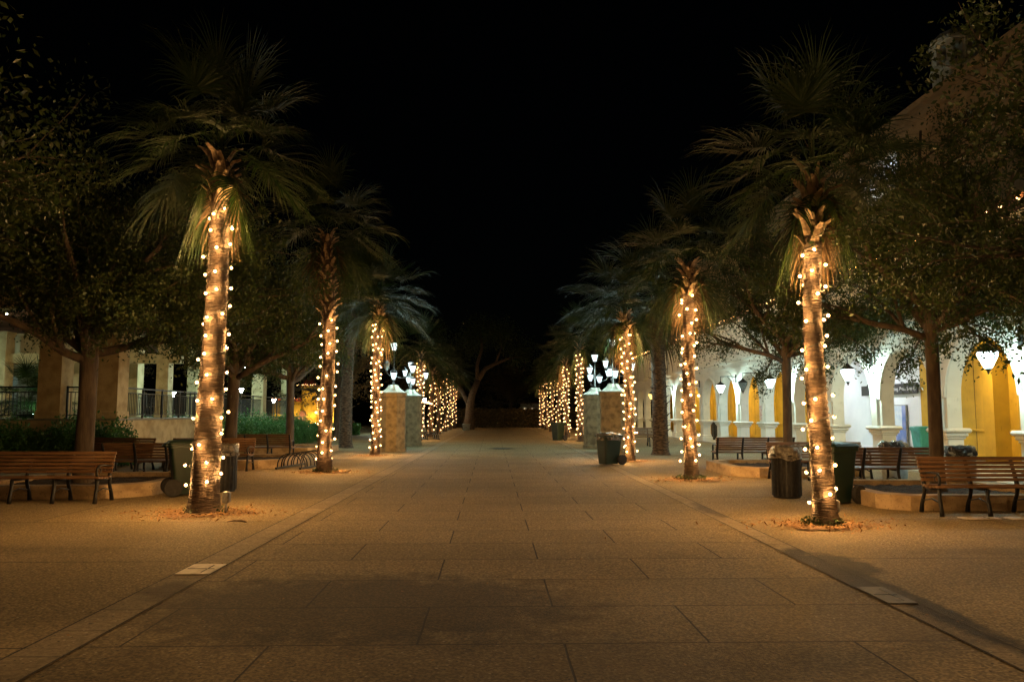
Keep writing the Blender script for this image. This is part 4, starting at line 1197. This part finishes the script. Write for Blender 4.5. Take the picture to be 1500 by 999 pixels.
mb.add([(x, -.21, z) for x, z in pts]+[(x, .1, z) for x, z in pts], [tuple(range(len(pts)))]+[(i, i+len(pts), (i+1) % len(pts)+len(pts), (i+1) % len(pts)) for i in range(len(pts))])
cb(mb, "door", M['door'])
f = cb(MB().box((-1.75, -.03, 1.35), (1.0, .08, 1.1)), "window", M['door'])
MB().box((-1.75, -.08, 1.32), (.84, .03, .8)).build("pane", M['dark'], f); MB().box((-1.6, -.10, 1.35), (.3, .02, .4)).build("screen", M['tealscreen'], f); MB().box((-1.9, -.1, 1.72), (.4, .03, .18)).build("shop_sign", M['redtile'], f)
f = cb(MB().box((2.6, .04, 2.6), (.4, .1, .7)), "window", M['door']); MB().box((2.6, -.02, 2.6), (.28, .03, .56)).build("pane", M['dark'], f)
for x, z, aim in ((-26.6, .3, 0), (-24.0, .3, 0), (-21.6, .3, 0), (-20.2, .3, 0)):
    fl = tag(empty("flood_lamp", (x, 93.2, 0)), "small ground flood lamp shining up the yellow castle front", "flood lamp", "flood lamps before the castle")
    MB().box((0, 0, z), (.3, .2, .24), (R(-35), 0, 0), 0, .02).build("housing", M['iron'], fl)
    MB().box((0, .112, z+.075), (.24, .01, .18), (R(-35), 0, 0)).build("lens", M['flood'], fl)
string_line((-27.2, 94.7, 3.45), (-24.0, 94.7, 3.45), 16, BULB_FAR, "bulbs along the red roof edge of the yellow castle", .1)
string_line((-24.1, 93.9, 5.0), (-21.7, 93.9, 5.1), 12, BULB_FAR, "bulbs round the top of the castle's round tower", .1)
string_line((-21.9, 94.6, 4.1), (-21.6, 94.6, 1.5), 14, BULB_FAR, "bulbs hanging straight down beside the castle tower", .1)
# low hedge with a net of lights, in front of the castle
def hedge(name, x0, x1, y, dy, h, label, seed, n, m='shrub'):
    rg = np.random.default_rng(seed)
    L = x1-x0; P = np.stack([rg.uniform(x0, x1, n), y+rg.uniform(-dy, dy, n), h*rg.random(n)**.7+.06*rg.normal(0, 1, n)], 1)
    d = rg.normal(0, 1, (n, 3)); d /= np.linalg.norm(d, axis=1)[:, None]; s = np.cross(d, rg.normal(0, 1, (n, 3))); s /= np.linalg.norm(s, axis=1)[:, None]
    l = rg.uniform(.08, .18, n)[:, None]
    V = np.stack([P-d*l, P+s*l*.45, P+d*l, P-s*l*.45], 1).reshape(-1, 3)-np.array([(x0+x1)/2, y, 0])
    o = mesh_obj(name, quads_mesh(name, V, 4, M[m]), None, ((x0+x1)/2, y, 0)); tag(o, label, "hedge")
    return o
hedge("hedge", -21.5, -10.2, 58, .5, .75, "low dark hedge in front of the yellow castle building", 2, 7000)
hedge("hedge", -8, 10, 88, .8, 2.05, "tall dark hedge closing the far end of the promenade", 3, 16000, 'oakleaf2')
nl = tag(empty("net_lights", (-14.4, 57.4, .55)), "patch of tiny lights lying on the low hedge", "net lights")
rnd = random.Random(3)
for i in range(34):
    b = add_bulb(BULB_FAR, nl, (rnd.gauss(0, .42), rnd.uniform(-.25, 0), rnd.gauss(0, .14)), (0, 0, 0), i % 6 == 0); b.scale = (.6, .6, .6)
# far kiosk with lights behind the hedge
kx = tag(empty("kiosk", (5.4, 118, 0)), "tiny lit kiosk far beyond the dark hedge", "kiosk")
MB().box((0, 1, 1.5), (4.2, 2, 3.0)).build("wall", M['cream'], kx); MB().box((0, .6, 3.1), (4.8, 3.2, .15)).build("roof", M['roof'], kx)
for x in (-1.5, -.4, .8): MB().box((x, -.02, 2.1), (.35, .05, .4)).build("window", M['kioskwin'], kx)
# pale tub by the leaning tree
tb2 = tag(empty("pale_tub", (-3.0, 72.5, 0)), "pale round tub at the foot of the leaning tree", "tub")
MB().lathe([(.3, 0), (.36, .55), (.40, .56), (.40, .62), (.33, .62), (.3, .3)], 16).build("body", M['cap'], tb2)

# ------------------------------------------------------------------ small ground details
def cover(x, y, wx, wy, rz, m, label):
    t = tag(MB().box((0, 0, .012), (wx, wy, .014), None, 0, .004).build("utility_cover", M[m], None, (x, y, 0), rz), label, "cover")
    g = MB(); g.box((0, 0, .0205), (wx*.8, .012, .004)); g.box((wx*.2, 0, .0205), (.012, wy*.7, .004)); g.build("ridges", M['dark'], t)
cover(-3.04, 8.25, .34, .52, 0, 'plateL', "pale square cover set in the paver strip, terrace side")
cover(3.39, 7.0, .25, .62, 0, 'plateD', "dull grey cover set in the stained paver strip, arcade side")
cover(7.3, 12.0, .55, .22, 0, 'plateL', "pale ground cover beneath the long warm brown bench, beside its end legs")
cover(8.1, 11.98, .75, .22, 0, 'plateL', "longer pale ground cover beneath the middle of the long warm brown bench")
# outlet boxes by two palms
def outlet(x, y, label):
    t = tag(empty("outlet_box", (x, y, 0)), label, "outlet box")
    MB().tube([(0, 0, 0), (0, 0, .2)], .02, 6).build("stake", M['metal'], t); MB().box((0, 0, .27), (.10, .10, .18), None, 0, .012).build("body", M['box'], t); MB().box((.056, 0, .27), (.012, .085, .15), None, 0, .004).build("cover", M['metal'], t)
outlet(-4.33, 12.72, "grey outlet box on a stake beside the thick lit palm")
outlet(4.83, 11.38, "small grey outlet box beside the slim lit palm with weeds")
# bare bed and litter round the palm feet
rg = np.random.default_rng(8)
def bed(x, y, r, n, label, seed):
    rnd = random.Random(seed); mb = MB(); k = 40; rings = 6; vs = [(0, 0, .035)]
    for i in range(1, rings+1):
        for j in range(k):
            a = 2*math.pi*j/k; q = r*i/rings*(1+.16*math.sin(3*a+seed)+.1*math.sin(7*a+seed*2)+rnd.uniform(-.05, .05))
            vs.append((q*1.15*math.cos(a), q*.85*math.sin(a), .014+.025*(1-i/rings)+rnd.uniform(0, .008)*(i < rings)))
    fs = [(0, 1+j, 1+(j+1) % k) for j in range(k)]+[(1+i*k+j, 1+(i+1)*k+j, 1+(i+1)*k+(j+1) % k, 1+i*k+(j+1) % k) for i in range(rings-1) for j in range(k)]
    o = mb.add(vs, fs, 0, True).build("soil_patch", M['bed'], None, (x, y, 0)); tag(o, label+" soil", "soil patch", kind='stuff')
    n *= 3; R_ = r*1.5*np.abs(rg.normal(0, .6, n)); A_ = rg.uniform(0, 6.283, n)
    P = np.stack([R_*1.2*np.cos(A_), R_*.85*np.sin(A_), rg.uniform(.02, .05, n)], 1)
    d = rg.normal(0, 1, (n, 3)); d[:, 2] *= .25; d /= np.linalg.norm(d, axis=1)[:, None]; s = np.cross(d, np.array([[0, 0, 1.]])+rg.normal(0, .3, (n, 3))); s /= np.linalg.norm(s, axis=1)[:, None]
    l = rg.uniform(.015, .05, n)[:, None]
    o = mesh_obj("leaf_litter", quads_mesh("leaf_litter", np.stack([P-d*l, P+s*l*.3, P+d*l, P-s*l*.3], 1).reshape(-1, 3), 4, M['litter']), None, (x, y, 0)); tag(o, label+" leaves", "leaf litter", kind='stuff')
bed(-4.69, 12.8, .62, 700, "rusty fallen litter round the thick lit palm:", 1)
bed(4.62, 11.28, .5, 600, "rusty fallen litter round the slim lit palm with weeds:", 2)
bed(-4.68, 21.5, .55, 400, "rusty fallen litter round the shaggy sleeved palm:", 3)
bed(4.61, 18.95, .6, 500, "rusty fallen litter round the palm by the lower planter:", 4)
bed(-4.66, 29.65, .45, 200, "rusty fallen litter round the palm before the terrace side pillars:", 5)
bed(4.33, 26.15, .5, 250, "rusty fallen litter round the palm behind the bin:", 6)
# loose leaves and specks scattered over the paving
n = 1500
P = np.stack([rg.uniform(-9, 9, n), 4.2+16*rg.random(n)**1.3, np.full(n, .016)], 1); d = rg.normal(0, 1, (n, 3)); d[:, 2] *= .15; d /= np.linalg.norm(d, axis=1)[:, None]
s = np.cross(d, np.array([[0, 0, 1.]])+rg.normal(0, .2, (n, 3))); s /= np.linalg.norm(s, axis=1)[:, None]; l = rg.uniform(.006, .022, n)[:, None]
o = mesh_obj("leaf_litter", quads_mesh("leaf_litter", np.stack([P-d*l, P+s*l*.4, P+d*l, P-s*l*.4], 1).reshape(-1, 3), 4, M['litter'])); tag(o, "tiny dry leaves and specks scattered over the paving", "leaf litter", kind='stuff')
# weeds at the palm feet
def weeds(x, y, r, n, label, seed, dx=0):
    rg2 = np.random.default_rng(seed); A_ = rg2.uniform(0, 6.283, n); R_ = r*(.75+.5*rg2.random(n))
    P = np.stack([R_*np.cos(A_)+dx, R_*.9*np.sin(A_), rg2.uniform(.02, .17, n)*(1.2-R_/r*.5)], 1)
    d = rg2.normal(0, 1, (n, 3)); d[:, 2] = np.abs(d[:, 2])*.8; d /= np.linalg.norm(d, axis=1)[:, None]; s = np.cross(d, rg2.normal(0, 1, (n, 3))); s /= np.linalg.norm(s, axis=1)[:, None]
    l = rg2.uniform(.015, .035, n)[:, None]
    o = mesh_obj("weeds", quads_mesh("weeds", np.stack([P-d*l, P+s*l*.55, P+d*l, P-s*l*.55], 1).reshape(-1, 3), 4, M['weed']), None, (x, y, 0)); tag(o, label, "weeds", kind='stuff')
weeds(4.62, 11.3, .24, 420, "leafy green weeds ringing the slim lit palm", 1)
weeds(4.61, 19.0, .3, 420, "leafy weeds ringing the palm by the lower arcade planter", 2)
weeds(-4.68, 21.55, .3, 300, "weeds at the foot of the shaggy sleeved palm", 3)
weeds(-4.69, 12.85, .30, 120, "few weeds at the foot of the thick lit palm", 4)
# dry curled palm sheath lying on the paving
mb = MB(); mb.tube([(-.16, 0, .03), (-.05, .02, .05), (.08, .01, .05), (.17, -.03, .035)], [.01, .035, .04, .008], 6, flat=.5)
tag(mb.build("fallen_sheath", M['boot'], None, (-3.78, 11.6, .005), R(-12)), "dry curled leaf base lying on the paving by the thick lit palm", "leaf base")
# manhole in the crossing
mh = tag(MB().lathe([(.36, 0), (.38, .006), (.38, .012), (.34, .016), (.02, .016)], 28, (0, 0, .004)).build("manhole_cover", M['dark'], None, (.13, 35.8, 0)), "round dark manhole cover in the middle of the far crossing", "manhole cover")

# ------------------------------------------------------------------ unseen street lamps and palm, positions guessed for the foreground light
def unseen_tall_lamp(x, y, h, aim, e, label, tilt=8):
    t = tag(empty("unseen_street_lamp", (x, y, 0)), label, "street lamp", "unseen tall lamps of the forecourt")
    MB().lathe([(.16, 0), (.16, .4), (.09, .5), (.06, h)], 12).build("post", M['metal'], t)
    a = math.atan2(aim[1]-y, aim[0]-x)
    MB().tube([(0, 0, h-.2), (.4*math.cos(a), .4*math.sin(a), h+.1), (1.0*math.cos(a), 1.0*math.sin(a), h+.15)], .035, 8).build("arm", M['metal'], t)
    MB().box((1.2*math.cos(a), 1.2*math.sin(a), h+.17), (.6, .26, .12), (0, 0, a), 0, .03).build("lamp_head", M['metal'], t)
    l = bpy.data.lights.new("lamp_light", 'SPOT'); l.energy = e; l.color = (1.0, .60, .26); l.shadow_soft_size = .16
    l.spot_size = R(158); l.spot_blend = .35
    lo = bpy.data.objects.new("lamp_light", l); link(lo); lo.parent = t; lo.location = (1.2*math.cos(a), 1.2*math.sin(a), h+.0)
    lo.rotation_euler = (R(tilt), 0, a-math.pi/2)
unseen_tall_lamp(-7.6, 2.2, 9.0, (-4, 6), 1150, "unseen tall street lamp beside the walk on the terrace side")
unseen_tall_lamp(5.5, -8.0, 5.5, (0, 8), 600, "unseen street lamp behind the viewpoint on the arcade side", 35)
unseen_tall_lamp(8.6, 4.0, 9.0, (3, 7.5), 1100, "added tall street lamp, out of view, brightening the arcade side paving")  # unseen lamp added to brighten the dim paving on this side
palm(-5.3, 3.6, 5.4, .2, .15, 71, (0, 0), "unseen unlit palm heading the terrace side row, shading the foreground", (5.0, 20, 1.0))  # out of view, put in so its crown shades the foreground walk
